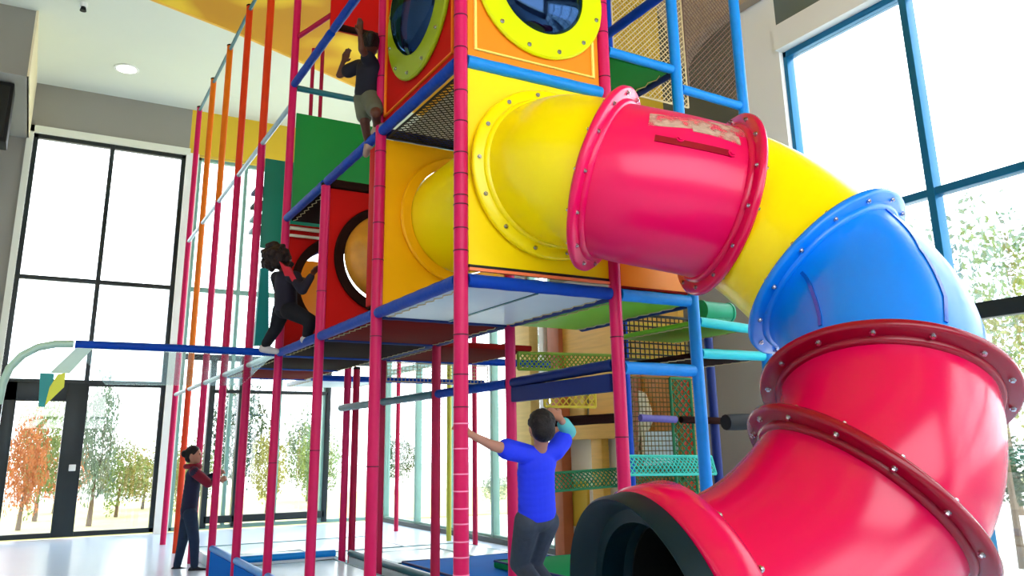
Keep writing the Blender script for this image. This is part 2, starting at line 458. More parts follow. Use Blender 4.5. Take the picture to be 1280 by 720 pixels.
beam((.03, 3*M-.05, 3.23), (.6, 3*M-.05, 3.23), CREAM, 'second cream rail just under the first, by the far red panel', r=.014, gap=0)

# decks
def deck(x0, x1, y0, y1, z, m, label, th=.05, seam=None, name='deck_panel'):
    c = ((x0+x1)/2, (y0+y1)/2, z)
    g = .04
    root = empty(name, c, label, 'deck', 'deck pads of the play frame')
    MB().box((x0+g, y0+g, z-th/2), (x1-g, y1-g, z+th/2), .012).build('deck_pad', m, root)
    if seam:
        b = MB()
        if 'x' in seam: b.box(((x0+x1)/2-.008, y0+g+.01, z-th/2-.006), ((x0+x1)/2+.008, y1-g-.01, z-th/2+.002))
        b.build('stitched_seam', tealg, root)
    for xx in (x0+g+.02, x1-g-.02):
        n = 18; MB().tube([(xx+(.012 if i % 2 else -.012), y0+.08+(y1-y0-.16)*i/n, z-th/2-.004) for i in range(n+1)], .0035, 5).build('lacing_cord', NETB, root)
    return root
deck(0, W, 0, M, ZA, WHV, 'pale blue white deck pad in the corner bay, seen from below', seam='x')
deck(0, W, M, 2*M, ZA, REDV, 'red brown deck pad behind the corner bay')
deck(0, W, 2*M, 3*M, ZA, BRNV, 'dark brown deck pad under the curly haired climber')
deck(0, W, 4*M, 5*M, ZA, REDV, 'red brown deck pad beyond the fourth left post')
deck(0, W, 3*M, 4*M, ZA, BRNV, 'dark brown deck pad just past the fourth left post')
deck(W, XF, 0, M, ZA, LGRN, 'lime green deck pad under the orange panel')
deck(W, XF, 0, M, ZB2, GRN, 'green deck pad above the magenta slide')
deck(XF, XG, 0, M*.7, 2.03, LGRN, 'small green deck pad behind the upper aqua beam', th=.03)
deck(XF, XG, 0, M*.7, 1.835, BRNV, 'small dark deck pad behind the lower aqua beam', th=.03)
deck(W, 2*W, 2*M, 3*M, ZA, REDV, 'red brown deck pad in the middle column, third row')
deck(0, W, 2*M, 3*M, ZB, BRNV, 'brown upper deck pad over the far red panel bay')
deck(W, 2*W, 5.0*M, 6*M, ZA, WHV, 'pale deck pad far at the back of the frame')
MB().box((W-.03, .05, ZL-.13), (W+.02, M-.05, ZL-.03), .008).build('edge_board', NAVY, loc=(W, .6, ZL-.1))
tag(COL.objects[-1], 'navy padded edge board hanging under the nearest low beam', 'board')

# ---------------------------------------------------------------- panels
def bolt_at(p, N, r=.012, m=None, parent=None):
    N = Vector(N).normalized(); p = Vector(p)
    b = MB().tube([p, p+N*.006], r*1.5, 14).tube([p+N*.004, p+N*.014], r, 6)
    return b.build('bolt', m or CHROME, parent)

def porthole_panel(O, U, N, w, h, cu, cw, ro, ri, plate, ringm, pipe, label, base):
    """O lower left corner, U horizontal, N outward"""
    O, U, N = map(Vector, (O, U, N)); Wv = Vector((0, 0, 1))
    root = empty('porthole_panel', base, label, 'panel')
    MB().holed(O, U, Wv, N, w, h, cu, cw, ri+.01, -.02).build('panel_plate', plate, root)
    e = .045; c = [O+U*a+Wv*b+N*.006 for a, b in ((e, e), (w-e, e), (w-e, h-e), (e, h-e))]
    MB().tube(c, .011, 8, closed=True).build('piping', pipe, root)
    ctr = O+U*cu+Wv*cw
    rg = MB().ring(ctr+N*.016, N, ri, ro, .03, 64, .01).build('porthole_ring', ringm, root)
    d = MB().dome(ctr+N*.012, N, ri+.004, ri*.42).build('dome_window', BUBB, root)
    d['label'] = 'dark blue see-through dome'
    for k in range(12):
        a = 2*PI*(k+.5)/12; rr = (ro+ri)/2+.035
        bolt_at(ctr+(U*math.cos(a)+Wv*math.sin(a))*rr+N*.03, N, .009, None, rg)
    MB().dome(ctr-N*.06, -N, ri+.03, .07).build('inner_bowl', BLKN, root)
    return root
porthole_panel((.045, -.0, 3.435), (1, 0, 0), (0, -1, 0), .9, 1.265, .49, .53, .443, .289, ORP, LIME, PIPE,
               'orange porthole panel with yellow ring and blue dome on the front face', (.5, 0, 3.435))
porthole_panel((0, 1.18, 3.435), (0, -1, 0), (-1, 0, 0), 1.135, 1.265, .60, .595, .485, .325, REDP, LIMED, ORNG,
               'red porthole panel with green ring and blue dome on the left face', (0, .6, 3.435))

# yellow panel the slide leaves from
root = empty('slide_panel', (.5, 0, 2.2), 'yellow panel on the front face that the tube slide leaves', 'panel')
MB().holed((.045, 0, 2.235), (1, 0, 0), (0, 0, 1), (0, 1, 0), .905, 1.12, .505, .565, .43, .02).build('panel_plate', YELP, root)
MB().box((.045, -.012, 2.20), (.95, .01, 2.218), .003).build('edge_strip', mat('salmon_orange_vinyl', (255, 130, 80), .4), root)['label'] = 'salmon orange strip'
MB().box((.045, -.006, 2.219), (.95, .012, 2.234), .002).build('edge_strip', BLK, root)['label'] = 'black strip'
# inner panel with the tube passing through
root = empty('bay_partition', (.5, M, 2.2), 'amber panel inside the corner bay around the yellow tube', 'panel')
MB().holed((.04, M-.0, 2.2), (1, 0, 0), (0, 0, 1), (0, 1, 0), .91, 1.15, .56, .64, .40, .02).build('panel_plate', AMBP, root)
MB().ring((.6, M-.02, 2.84), (0, 1, 0), .385, .455, .035, 64, .012).build('tube_collar', AMBP, root)
# orange panel to the right, mostly behind the slide
root = empty('low_panel', (1.28, .0, 2.2), 'orange panel behind the magenta slide, right of the front pink post', 'panel')
MB().box((W+.045, -.005, 2.2), (XF-.045, .015, 2.66), .006).build('panel_plate', ORP, root)
MB().box((W+.045, -.012, 2.185), (XF-.045, .01, 2.2), .003).build('edge_strip', REDV, root)

def ring_panel(y, cx, cz, r, m, label, x1=.95, arch=False):
    root = empty('ring_panel', (.5, y, 2.2), label, 'panel')
    MB().holed((.04, y, 2.2), (1, 0, 0), (0, 0, 1), (0, 1, 0), x1-.04, 1.15, cx-.04, cz-2.2, r, .02).build('panel_plate', m, root)
    MB().ring((cx, y-.012, cz), (0, 1, 0), r-.03, r+.045, .03, 56, .01).build('hole_ring', BRNV, root)
    MB().ring((cx, y+.12, cz), (0, 1, 0), r-.04, r+.02, .05, 56, .01).build('tunnel_rib', BRNV, root)
    MB().ring((cx, y+.22, cz), (0, 1, 0), r-.05, r+.02, .05, 56, .01).build('tunnel_rib', NAVY, root)
    return root
t = ring_panel(2*M, .53, 2.80, .40, REDP, 'red panel with black ringed hole and amber dome, third row back')
MB().dome((.53, 2*M-.01, 2.82), (0, -1, 0), .36, .24).build('dome_window', AMBD, t)['label'] = 'amber see-through dome'
MB().box((-.004, M+.06, 2.22), (.012, M+.2, 3.33), .004).build('side_flap', REDP, t)
ring_panel(3*M, .56, 2.80, .44, REDP, 'red panel with black ringed hole behind the curly haired climber')
MB().box((.48, 4*M, 2.2), (.86, 4*M+.04, 3.3), .01).build('upright_panel', ORP, loc=(.6, 4*M, 2.2)); tag(COL.objects[-1], 'orange upright panel seen through the far red ring', 'panel')
MB().box((.05, 3*M+.01, ZB+.03), (.955, 3*M+.03, ZB+1.08), .005).build('wall_panel', GRN, loc=(.5, 3*M, ZB)); tag(COL.objects[-1], 'large green wall panel behind the legs of the upper climber', 'panel')
MB().box((.05, 4*M+.01, ZB-.0), (.955, 4*M+.03, ZP-.15), .005).build('wall_panel', mat('sea_green_vinyl', (20, 130, 110), .4), loc=(.5, 4*M, ZB)); tag(COL.objects[-1], 'sea green wall panel left of the fourth left post', 'panel')
MB().box((.05, 2.2*M, ZC+.15), (W, 2.2*M+.02, ZC+.75), .005).build('wall_panel', REDP, loc=(.5, 2.2*M, ZC)); tag(COL.objects[-1], 'red panel behind the head of the upper climber', 'panel')
# climbing shelves left of the fourth post
p0 = [(4.06, 'topmost', NAVY), (3.90, 'second from top', BLK), (3.75, 'third from top', TEAL), (3.62, 'lowest', tealg)]
for z, l, m in p0:
    b = MB().box((-.02, 4*M+.02, z-.02), (.93, 4*M+.32, z+.02), .01)
    b.build('climbing_shelf', m, loc=(.45, 4*M, z)); tag(COL.objects[-1], f'{l} of four flat dark shelves below the sea green panel', 'shelf')
# wing of blue vinyl behind the curly haired climber
tb = MB().poly([at(318, 432, 'y', 3*M+.2), at(336, 432, 'y', 3*M+.2), at(336, 335, 'y', 3*M+.2), at(326, 335, 'y', 3*M+.2)], (0, .06, 0))
tb.build('vinyl_flap', TEAL, loc=at(322, 432, 'y', 3*M+.2)); tag(COL.objects[-1], 'teal vinyl flap behind the legs of the curly haired climber', 'flap')
p = at(892, 390, 'y', .45); 
b = MB().tube([p+V(-.11, 0, 0), p+V(.13, 0, 0)], .068, 24).tube([p+V(-.12, 0, 0), p+V(-.105, 0, 0)], .074, 24).tube([p+V(.125, 0, 0), p+V(.14, 0, 0)], .074, 24)
b.box(p+V(-.05, -.05, -.145), p+V(.07, .05, -.05), .01)
b.build('padded_roller', mat('emerald_vinyl', (0, 150, 110), .35), loc=p); tag(COL.objects[-1], 'emerald padded roller above the aqua beams beside the slide', 'roller')

# ---------------------------------------------------------------- nets
def net(label, O, U, Wv, w, h, step, r, m, diag=False, sag=0, name='cord_net'):
    c = Vector(O)+Vector(U)*w/2
    o = net_mesh(O, U, Wv, w, h, step, r, diag, sag=sag).build(name, m, smooth=False, loc=c)
    return tag(o, label, 'net', 'cord nets of the play frame')
net('dark net ceiling of the corner bay above the amber panel', (.04, .04, ZB-.04), (1, 0, 0), (0, 1, 0), W-.08, M-.08, .035, .004, NETK, True)
net('black and yellow net strip beneath the lime deck', (2*W+.04, M, 1.95), (1, 0, 0), (0, 0, 1), .62, .26, .038, .0045, NETY)
net('black net over the yellow net strip beneath the lime deck', (2*W-.1, M-.04, 1.93), (1, 0, 0), (0, 0, 1), .8, .34, .045, .006, NETK, False)
net('tall olive net right of the dark blue post, behind the slide mouth', (2*W+.04, M, .98), (1, 0, 0), (0, 0, 1), .72, .82, .036, .0035, mat('olive_net_cord', (96, 84, 30), .7), False)
net('black and green net column at the right of the olive net', (2.36, M-.05, .95), (1, 0, 0), (0, 0, 1), .2, .85, .045, .006, NETG, True)
net('beige net high on the right behind the green deck', (2*W+.05, M, 4.13), (1, 0, 0), (0, 0, 1), .78, 1.2, .035, .004, NETB, True)
net('brown net high on the right beside the olive wall', (2.83, M, 4.3), (1, 0, 0), (0, 0, 1), .7, 1.1, .035, .004, NETBR, True)
net('beige net scrap between slide and green deck', (XF+.05, M*.8, 3.25), (1, 0, 0), (0, 0, 1), .9, .5, .04, .004, NETY, True)
net('green net strap sagging behind the blue shirt child', (1.22, 1.3, 1.0), (1, .02, .03), (0, .25, 1), 1.55, .12, .026, .005, NETG, True, .02)
net('turquoise net strap behind the top of the slide mouth', (1.55, .75, 1.12), (1, .05, -.02), (0, .3, 1), .85, .12, .026, .005, NETT, True, .02)
net('yellow green net on the upper low beam behind front pink post', (1.45, 1.9, 1.9), (1, 0, .02), (0, 0, 1), 1.0, .13, .03, .006, mat('moss_net_cord', (110, 140, 40), .7), True)
net('pale yellow net below the navy edge board', (1.75, 2.0, 1.62), (1, 0, 0), (0, 0, 1), .5, .22, .045, .006, NETY, True)
net('pale mesh under the far end of the first deck', (1.05, 3*M+.05, 1.93), (1, 0, 0), (0, 0, 1), 1.1, .18, .04, .003, NETB)
beam((1.28, 1.45, 1.47), (1.85, 1.2, 1.50), BRNV, 'dark brown padded log behind the blue shirt child', r=.035, gap=0)
beam((2*W+.04, M-.1, 1.50), (2.35, M-.1, 1.49), mat('violet_grey_vinyl', (90, 80, 150), .5, var=.3, vscale=30), 'violet padded log in front of the olive net', r=.026, gap=0)
beam((2.40, M-.1, 1.49), (2.86, M-.1, 1.48), BRNV, 'dark padded log between olive net and navy post', r=.026, gap=0)
pa, pb = at(917, 528, 'y', -.2), at(940, 527, 'y', -.2)
beam(pa+V(-.06, 0, 0), pb, BLK, 'short black padded bar ending at the slide flange', r=.045, gap=0)

# ---------------------------------------------------------------- kerbs and floor pads
AZ = mat('azure_vinyl', (8, 112, 214), .8, var=.12, vscale=3, spec=.05)
def kerb(p, q, label, m=CYAN, board=AZ, z=ZK, h=.22, th=.05):
    p = Vector(p); q = Vector(q); d = (q-p).normalized(); n = Vector((-d.y, d.x, 0))*th/2
    root = empty('padded_kerb', ((p.x+q.x)/2, (p.y+q.y)/2, 0), label, 'kerb', 'padded kerbs at the foot of the frame')
    MB().tube([p+V(0, 0, z-.02), q+V(0, 0, z-.02)], .034, 12).build('top_roll', m, root)
    a = p+d*.02; c = q-d*.02
    MB().poly([a-n, c-n, c+n, a+n], (0, 0, z-.05)).build('side_pad', board, root)
    return root
kerb((0, 3*M+.04, 0), (0, 4*M-.04, 0), 'blue padded kerb on left face between fourth and fifth posts')
kerb((0, 4*M+.04, 0), (0, 5*M-.04, 0), 'blue padded kerb on left face between fifth and sixth posts')
kerb((0, 0+.05, 0), (0, 3*M-.04, 0), 'blue padded kerb on left face nearest the corner')
kerb((.04, 4*M, 0), (W, 4*M, 0), 'blue padded kerb crossing between left and inner posts', board=WHV)
kerb((.05, 0, 0), (W-.05, 0, 0), 'blue padded kerb at the foot of the front face')
kerb((1.12, 2*M, 0), (1.12, 4*M-.1, 0), 'thin dark edged pale kerb running back from the blue shirt child', m=tealg, board=WHV)
def pad(lo, hi, m, label, edge=tealg):
    root = empty('floor_pad', ((lo[0]+hi[0])/2, (lo[1]+hi[1])/2, lo[2]), label, 'floor pad', 'floor pads around the frame')
    MB().box(lo, hi, .02).build('pad_body', m, root)
    z = hi[2]-.004
    MB().tube([(lo[0]+.01, lo[1]+.01, z), (hi[0]-.01, lo[1]+.01, z), (hi[0]-.01, hi[1]-.01, z), (lo[0]+.01, hi[1]-.01, z)], .012, 8, closed=True).build('edge_piping', edge, root)
    return root
ICE = mat('ice_blue_vinyl', (196, 228, 240), .25, var=.05)
pad((.08, .08, 0), (W-.04, 4*M-.12, .24), ICE, 'long ice blue floor pad inside the kerb by the corner')
pad((.08, 4*M+.12, 0), (W+.0, 5*M, .2), ICE, 'ice blue floor pad beyond the crossing kerb')
pad((1.25, 3.85, 0), (2.1, 4.8, .27), ICE, 'ice blue floor pad between the inner posts and the glass')
pad((1.35, 5.0, 0), (3.2, 6.4, .12), ICE, 'wide low ice blue pad near the glass wall')
pad((.1, 6.4, 0), (2.4, 7.9, .12), ICE, 'far low ice blue pad at the back of the frame')
pad((1.25, 1.9, 0), (2.6, 3.75, .30), AZ, 'azure blue floor pad behind the blue shirt child', edge=NAVY)
pad((1.75, 1.5, .301), (3.1, 2.9, .36), mat('deep_green_vinyl', (0, 140, 80), .8, spec=.05), 'green floor pad right of the blue shirt child', edge=NAVY)

# ---------------------------------------------------------------- the tube slide
RT, RF, RI = .415, .50, .395
KN = [(V(.55, -.01, 2.80), V(0, -1, 0)), (V(.66, -.41, 2.67), V(.62, -.70, -.35)), (V(1.20, -.655, 2.54), V(.92, -.31, -.25)),
      (V(1.47, -1.08, 2.10), V(.21, -.66, -.72)), (V(1.24, -1.48, 1.50), V(-.41, -.27, -.87)), (V(.945, -1.54, 1.10), V(-.66, .21, -.72)),
      (V(.08, -1.46, .68), V(-.97, .16, -.17))]
KN = [(a, b.normalized()) for a, b in KN]
def hermite(i, n, k=1.15):
    p0, t0 = KN[i]; p1, t1 = KN[i+1]; L = (p1-p0).length*k; out = []
    for j in range(n+1):
        s = j/n; a = 2*s**3-3*s**2+1; b = s**3-2*s**2+s; c = -2*s**3+3*s**2; d = s**3-s**2
        da = 6*s*s-6*s; db = 3*s*s-4*s+1; dc = -da; dd = 3*s*s-2*s
        out.append((p0*a+t0*L*b+p1*c+t1*L*d, (p0*da+t0*L*db+p1*dc+t1*L*dd).normalized()))
    return out
frame = V(0, 0, 1)
slide = empty('tube_slide', (.0, -1.45, 0), 'enclosed tube slide of magenta, yellow, blue and red sections curling down from the frame', 'slide')
SM = [YEL, MAG, YEL, BLS, CRS, CRS]
SL = ['yellow straight section at the panel', 'magenta bend', 'yellow bend', 'blue bend', 'upper cherry red bend', 'lower cherry red bend']
SEG = 72
SURF = {}
def sweep(i, m, parent, name):
    global frame
    path = hermite(i, 22)
    bm = bmesh.new(); rings = []
    if i == 5: path = path[:-1]
    for p, t in path:
        a = (frame-t*frame.dot(t)).normalized(); frame = a; b = t.cross(a)
        SURF.setdefault(i, []).append((p, t, a, b))
        ro = []
        for rad in (RT, RI):
            ro.append([bm.verts.new(p+(a*math.cos(2*PI*j/SEG)+b*math.sin(2*PI*j/SEG))*rad) for j in range(SEG)])
        rings.append(ro)
    for A, B in zip(rings, rings[1:]):
        for s in (0, 1):
            for j in range(SEG):
                f = (A[s][j], A[s][(j+1) % SEG], B[s][(j+1) % SEG], B[s][j])
                bm.faces.new(f if s == 0 else tuple(reversed(f)))
    for R in (rings[0], rings[-1]):
        for j in range(SEG): bm.faces.new((R[0][j], R[0][(j+1) % SEG], R[1][(j+1) % SEG], R[1][j]))
    x = MB(); x.bm.free(); x.bm = bm
    return x.build(name, m, parent, angle=50)
secs = []
for i in range(6):
    s = sweep(i, SM[i], slide, 'slide_section'); s['label'] = SL[i]; secs.append(s)
# flanges: (knot, owner section, material, seam width)
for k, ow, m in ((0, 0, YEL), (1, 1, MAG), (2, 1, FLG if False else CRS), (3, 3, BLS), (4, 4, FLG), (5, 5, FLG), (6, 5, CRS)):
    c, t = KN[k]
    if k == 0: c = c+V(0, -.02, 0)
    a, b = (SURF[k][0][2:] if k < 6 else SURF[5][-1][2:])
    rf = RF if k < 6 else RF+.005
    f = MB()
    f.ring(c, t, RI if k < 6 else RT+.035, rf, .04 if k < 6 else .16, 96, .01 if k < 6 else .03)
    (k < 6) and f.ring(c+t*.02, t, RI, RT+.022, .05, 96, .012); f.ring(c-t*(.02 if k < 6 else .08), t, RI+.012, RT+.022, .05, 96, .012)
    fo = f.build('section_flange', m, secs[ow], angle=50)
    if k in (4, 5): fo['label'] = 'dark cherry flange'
    nb = 14
    for q in range(nb):
        an = 2*PI*(q+.4)/nb
        rp = c+(a*math.cos(an)+b*math.sin(an))*(RT+.05)
        for sg in ((-1,) if k == 6 else (1,) if k == 0 else (1, -1)):
            tt = t*sg
            bolt_at(rp+tt*(.02 if k < 6 else .08), tt, .0085, CHROME, fo)
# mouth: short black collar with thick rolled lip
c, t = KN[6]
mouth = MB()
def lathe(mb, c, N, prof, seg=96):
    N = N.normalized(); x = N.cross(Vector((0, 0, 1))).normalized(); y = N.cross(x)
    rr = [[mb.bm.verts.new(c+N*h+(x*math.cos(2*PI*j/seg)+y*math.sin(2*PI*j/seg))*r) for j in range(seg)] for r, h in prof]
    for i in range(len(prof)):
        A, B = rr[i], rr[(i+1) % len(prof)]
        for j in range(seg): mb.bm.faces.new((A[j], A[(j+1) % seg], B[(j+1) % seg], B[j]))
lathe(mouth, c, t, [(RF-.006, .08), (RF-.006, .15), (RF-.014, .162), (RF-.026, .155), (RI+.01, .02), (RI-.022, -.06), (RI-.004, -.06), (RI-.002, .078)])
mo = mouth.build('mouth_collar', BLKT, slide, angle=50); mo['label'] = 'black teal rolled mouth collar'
# painted darkness inside the last section
def strip(i, ang, wid, j0, j1, m, name, parent, lift=.004, th=.006, wob=0):
    """band running along a section's surface, ang in degrees about the frame"""
    P = SURF[i]; bm = bmesh.new(); rows = []
    for j in range(j0, j1+1):
        p, t, a, b = P[j]; n = 6; row = []
        for q in range(n+1):
            an = math.radians(ang+wid*(q/n-.5)*(1+wob*math.sin(j*1.7+ang)))
            d = a*math.cos(an)+b*math.sin(an)
            row.append((bm.verts.new(p+d*(RT+lift+th)), bm.verts.new(p+d*(RT-.002))))
        rows.append(row)
    for A, B in zip(rows, rows[1:]):
        for q in range(6):
            bm.faces.new((A[q][0], A[q+1][0], B[q+1][0], B[q][0])); bm.faces.new((A[q][1], B[q][1], B[q+1][1], A[q+1][1]))
        bm.faces.new((A[0][0], B[0][0], B[0][1], A[0][1])); bm.faces.new((A[-1][0], A[-1][1], B[-1][1], B[-1][0]))
    for R in (rows[0], rows[-1]):
        for q in range(6): bm.faces.new((R[q][0], R[q][1], R[q+1][1], R[q+1][0]))
    x = MB(); x.bm.free(); x.bm = bm
    return x.build(name, m, parent, angle=40)
# black sheets painting the unlit inside of the last bends, seen through the mouth
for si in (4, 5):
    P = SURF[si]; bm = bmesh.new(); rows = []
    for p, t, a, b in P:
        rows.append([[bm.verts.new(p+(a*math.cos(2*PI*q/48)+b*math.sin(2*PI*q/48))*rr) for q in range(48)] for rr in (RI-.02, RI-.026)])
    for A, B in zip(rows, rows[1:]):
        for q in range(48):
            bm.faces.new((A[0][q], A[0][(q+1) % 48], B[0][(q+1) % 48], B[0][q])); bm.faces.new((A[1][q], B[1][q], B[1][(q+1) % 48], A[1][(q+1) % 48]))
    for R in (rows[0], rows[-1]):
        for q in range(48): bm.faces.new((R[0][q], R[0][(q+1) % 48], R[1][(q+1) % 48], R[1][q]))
    x = MB(); x.bm.free(); x.bm = bm; li = x.build('painted_inner_dark', BLK, secs[si]); li['label'] = 'black sheet for the unlit tube inside'
# lead-in tube inside the corner bay
MB().tube([(.6, M-.02, 2.84), (.58, .8, 2.83), (.56, .4, 2.81), (.55, .03, 2.80)], RI-.015, 64, caps=False).build('lead_in_tube', YEL, slide)

# ---------------------------------------------------------------- the room
XR, YB = 4.05, 11.5
def S_(o, label=None):
    o['kind'] = 'structure'
    if label: o['label'] = label
    return o
S_(MB().box((-7, -8, -.2), (XR+.2, YB+.2, 0)).build('floor', FLOORM, smooth=False))
# ceiling: pale slab at the back, yellow mural ceiling in front
le = [(-7.0, 5.3), (-1.04, 7.71), (.2, 8.13), (1.04, 8.5), (2.22, 9.03), (XR+.2, 9.9)]
b = MB(); b.poly([(x, y, 7.5) for x, y in le]+[(XR+.2, YB+.2, 7.5), (-7, YB+.2, 7.5)], (0, 0, .45))
S_(b.build('ceiling', CEIL, smooth=False))
b = MB(); b.poly([(x, y-.005, 7.5) for x, y in le]+[(XR+.2, -8, 7.5), (-7, -8, 7.5)], (0, 0, .45))
S_(b.build('ceiling', MURAL, smooth=False), 'yellow painted upper ceiling')
b = MB(); 
for (x0, y0), (x1, y1) in zip(le, le[1:]): b.tube([(x0, y0-.01, 7.5), (x1, y1-.01, 7.5)], .02, 6)
S_(b.build('trim_1', mat('amber_trim_paint', (240, 196, 90), .6)))
# back wall with its glazed openings
def wall_rects(name, m, rects, axis='y'):
    b = MB()
    for a0, a1, z0, z1 in rects:
        if axis == 'y': b.box((a0, YB, z0), (a1, YB+.25, z1))
        else: b.box((XR, a0, z0), (XR+.25, a1, z1))
    return S_(b.build(name, m, smooth=False))
wall_rects('wall_back', GREY, [(-7, -2.42, 0, 8), (-2.42, .12, 6.64, 8), (.10, .28, 0, 6.64)])
o = wall_rects('wall_back', YWALL, [(.12, XR, 6.64, 8)]); o['label'] = 'yellow painted upper part'
S_(MB().box((.08, YB-.03, 0), (.30, YB, 6.64)).build('trim_2', WHW, smooth=False))

def glazing(name, xs, zs, x0, x1, z0, z1, fm, fw=.05, axis='y', off=.08, bars_h=None, bars_v=None, trim=True):
    """frame, mullions, transoms and panes; xs, zs are the inner bar positions (pos, half width)"""
    def P(a, z, d): return (a, YB+d, z) if axis == 'y' else (XR+d, a, z)
    root = bpy.data.objects.new(name, None); COL.objects.link(root); root.location = P((x0+x1)/2, z0, off); root['kind'] = 'structure'
    b = MB()
    for a0, a1, c0, c1 in ((x0, x0+fw, z0, z1), (x1-fw, x1, z0, z1), (x0, x1, z0, z0+fw), (x0, x1, z1-fw, z1)):
        b.box(P(a0, c0, off-.05), P(a1, c1, off+.05), .006)
    b.build('window_frame', fm, root)
    for a, hw in xs:
        MB().box(P(a-hw, z0, off-.055), P(a+hw, z1, off+.055), .006).build('mullion', fm, root)
    for z, hw, m in zs:
        MB().box(P(x0, z-hw, off-.045), P(x1, z+hw, off+.045), .006).build('transom', m or fm, root)
    ax = [x0+fw]+[a for a, _ in xs]+[x1-fw]; az = [z0+fw]+[z for z, _, _ in zs]+[z1-fw]
    for a0, a1 in zip(ax, ax[1:]):
        for c0, c1 in zip(az, az[1:]):
            MB().box(P(a0, c0, off-.006), P(a1, c1, off+.006)).build('pane', GLS, root, smooth=False)
    return root
w1 = glazing('window_1', [(-1.15, .035)], [(4.12, .035, None), (2.42, .05, None)], -2.38, .08, 0.03, 6.6, FRM, .075)
MB().box((-2.3, YB+.02, 2.12), (-1.2, YB+.15, 2.42), .01).build('door_header', FRM, w1)
MB().box((-2.3, YB+.02, 0.04), (-2.12, YB+.15, 2.42), .01).build('door_stile', FRM, w1)
MB().box((-1.42, YB+.01, 0.04), (-1.10, YB+.15, 2.42), .01).build('door_stile', FRM, w1)
MB().box((-1.27, YB-.03, 1.03), (-1.17, YB+.02, 1.13), .01).build('door_handle', WHW, w1)
b = MB().box((-2.46, YB-.04, 6.6), (.14, YB+.02, 6.72)).box((-2.48, YB-.04, 0), (-2.38, YB+.02, 6.72))
S_(b.build('trim_3', TRIM, smooth=False))
w2 = glazing('window_2', [(1.18, .03), (2.05, .03), (2.9, .04)], [(4.12, .04, None), (2.92, .05, FRM)], .30, XR, .03, 6.6, FRMG, .06)
for x in (.85, 1.36, 2.95): MB().box((x-.05, YB, .05), (x+.05, YB+.16, 2.9), .01).build('door_stile', FRM, w2)
MB().box((.85, YB, .12), (2.95, YB+.16, .24), .01).build('door_rail', FRM, w2)
MB().box((.85, YB, 2.3), (2.95, YB+.14, 2.36), .01).build('door_rail', FRM, w2)
# right wall
wall_rects('wall_right', mat('slate_green_wall_paint', (104, 116, 110), .8), [(-8, 1.25, 5.22, 8)], 'x')
wall_rects('wall_right', WHW, [(1.25, 1.75, 0, 8)], 'x')['label'] = 'white pier right of the blue posts'
wall_rects('wall_right', GREYD, [(1.75, 2.95, 3.4, 8), (2.95, 5.45, 3.4, 4.6)], 'x')['label'] = 'olive painted upper stretch'
wall_rects('wall_right', YWALL, [(2.95, 5.45, 4.6, 8)], 'x')['label'] = 'yellow painted upper stretch'
wall_rects('wall_right', GREY, [(1.75, 5.45, 0, 3.4)], 'x')
wall_rects('wall_right', GREY, [(5.45, YB, 6.6, 8), (6.1, 6.42, 0, 6.6)], 'x')
S_(MB().box((XR-.05, -8, 4.97), (XR+.1, 1.25, 5.22)).build('trim_4', WHW, smooth=False))
w3 = glazing('window_3', [(-.02, .032), (-1.9, .032), (-3.8, .032), (-5.7, .032)], [(3.2, .032, FRMB), (2.23, .06, FRM)], -7.5, 1.27, .03, 4.97, FRMB, .06, 'x', .1)
w4 = glazing('window_4', [(7.2, .04), (8.6, .04), (10.0, .04)], [(2.74, .05, None), (4.4, .04, None)], 6.42, YB, .03, 6.6, FRMG, .07, 'x')
w5 = glazing('window_5', [], [(2.74, .05, None)], 5.5, 6.1, .03, 6.6, FRMG, .07, 'x')
S_(MB().box((XR-.03, 5.45, 0), (XR, YB, .07)).build('baseboard_right', FRM, smooth=False))
# arch on the olive wall
pts = [(850, 82), (858, 66), (868, 52), (880, 40), (893, 28), (907, 17), (925, 6), (945, -6)]
A = [at(px, py, 'x', XR-.13) for px, py in pts]
b = MB()
N_ = len(A)
lo = [b.bm.verts.new(p) for p in A]; hi = [b.bm.verts.new(p+V(0, .35, .95)) for p in A]
lo2 = [b.bm.verts.new(p+V(.12, 0, 0)) for p in A]; hi2 = [b.bm.verts.new(p+V(.12, .35, .95)) for p in A]
for i in range(N_-1):
    b.bm.faces.new((lo[i], lo[i+1], hi[i+1], hi[i])); b.bm.faces.new((lo2[i], hi2[i], hi2[i+1], lo2[i+1]))
    b.bm.faces.new((lo[i], lo2[i], lo2[i+1], lo[i+1])); b.bm.faces.new((hi[i], hi[i+1], hi2[i+1], hi2[i]))
b.bm.faces.new((lo[0], hi[0], hi2[0], lo2[0])); b.bm.faces.new((lo[-1], lo2[-1], hi2[-1], hi[-1]))
o = b.build('arch_band', ARCHM, loc=(XR-.12, 2.2, 5.4)); tag(o, 'beige plaster arch band high on the olive wall', 'arch')
# left side bulkhead and black box
S_(MB().box((-6, 8.8, 6.47), (-2.45, YB, 7.5)).build('trim_5', GREY, smooth=False), 'grey bulkhead box under the ceiling')
S_(MB().box((-2.47, 8.78, 6.47), (-2.44, YB, 7.5)).build('painted_lit_edge', mat('lit_edge_cream', (236, 224, 190), .7), smooth=False))  # yellow light along the bulkhead's edge, painted as a cream strip
root = empty('wall_speaker', (-3.1, 9.3, 5.5), 'large black box hung high at the far left below the grey bulkhead', 'speaker')
MB().box((-3.6, 9.1, 5.56), (-2.62, 9.5, 6.46), .02).build('cabinet', BLK, root)
MB().box((-3.55, 9.085, 5.62), (-2.67, 9.1, 6.4), .01).build('grille', NETK, root)
S_(MB().box((-7.2, -8, 0), (-7, YB, 8)).build('wall_left', WHW, smooth=False))
b = MB()
for x0, x1 in ((-7, -6), (XR-.8, XR+.2)): b.box((x0, -8.2, 0), (x1, -8, 7.5))
b.box((-7, -8.2, 6.6), (XR+.2, -8, 7.5)).box((-7, -8.2, 0), (XR+.2, -8, 2.2))
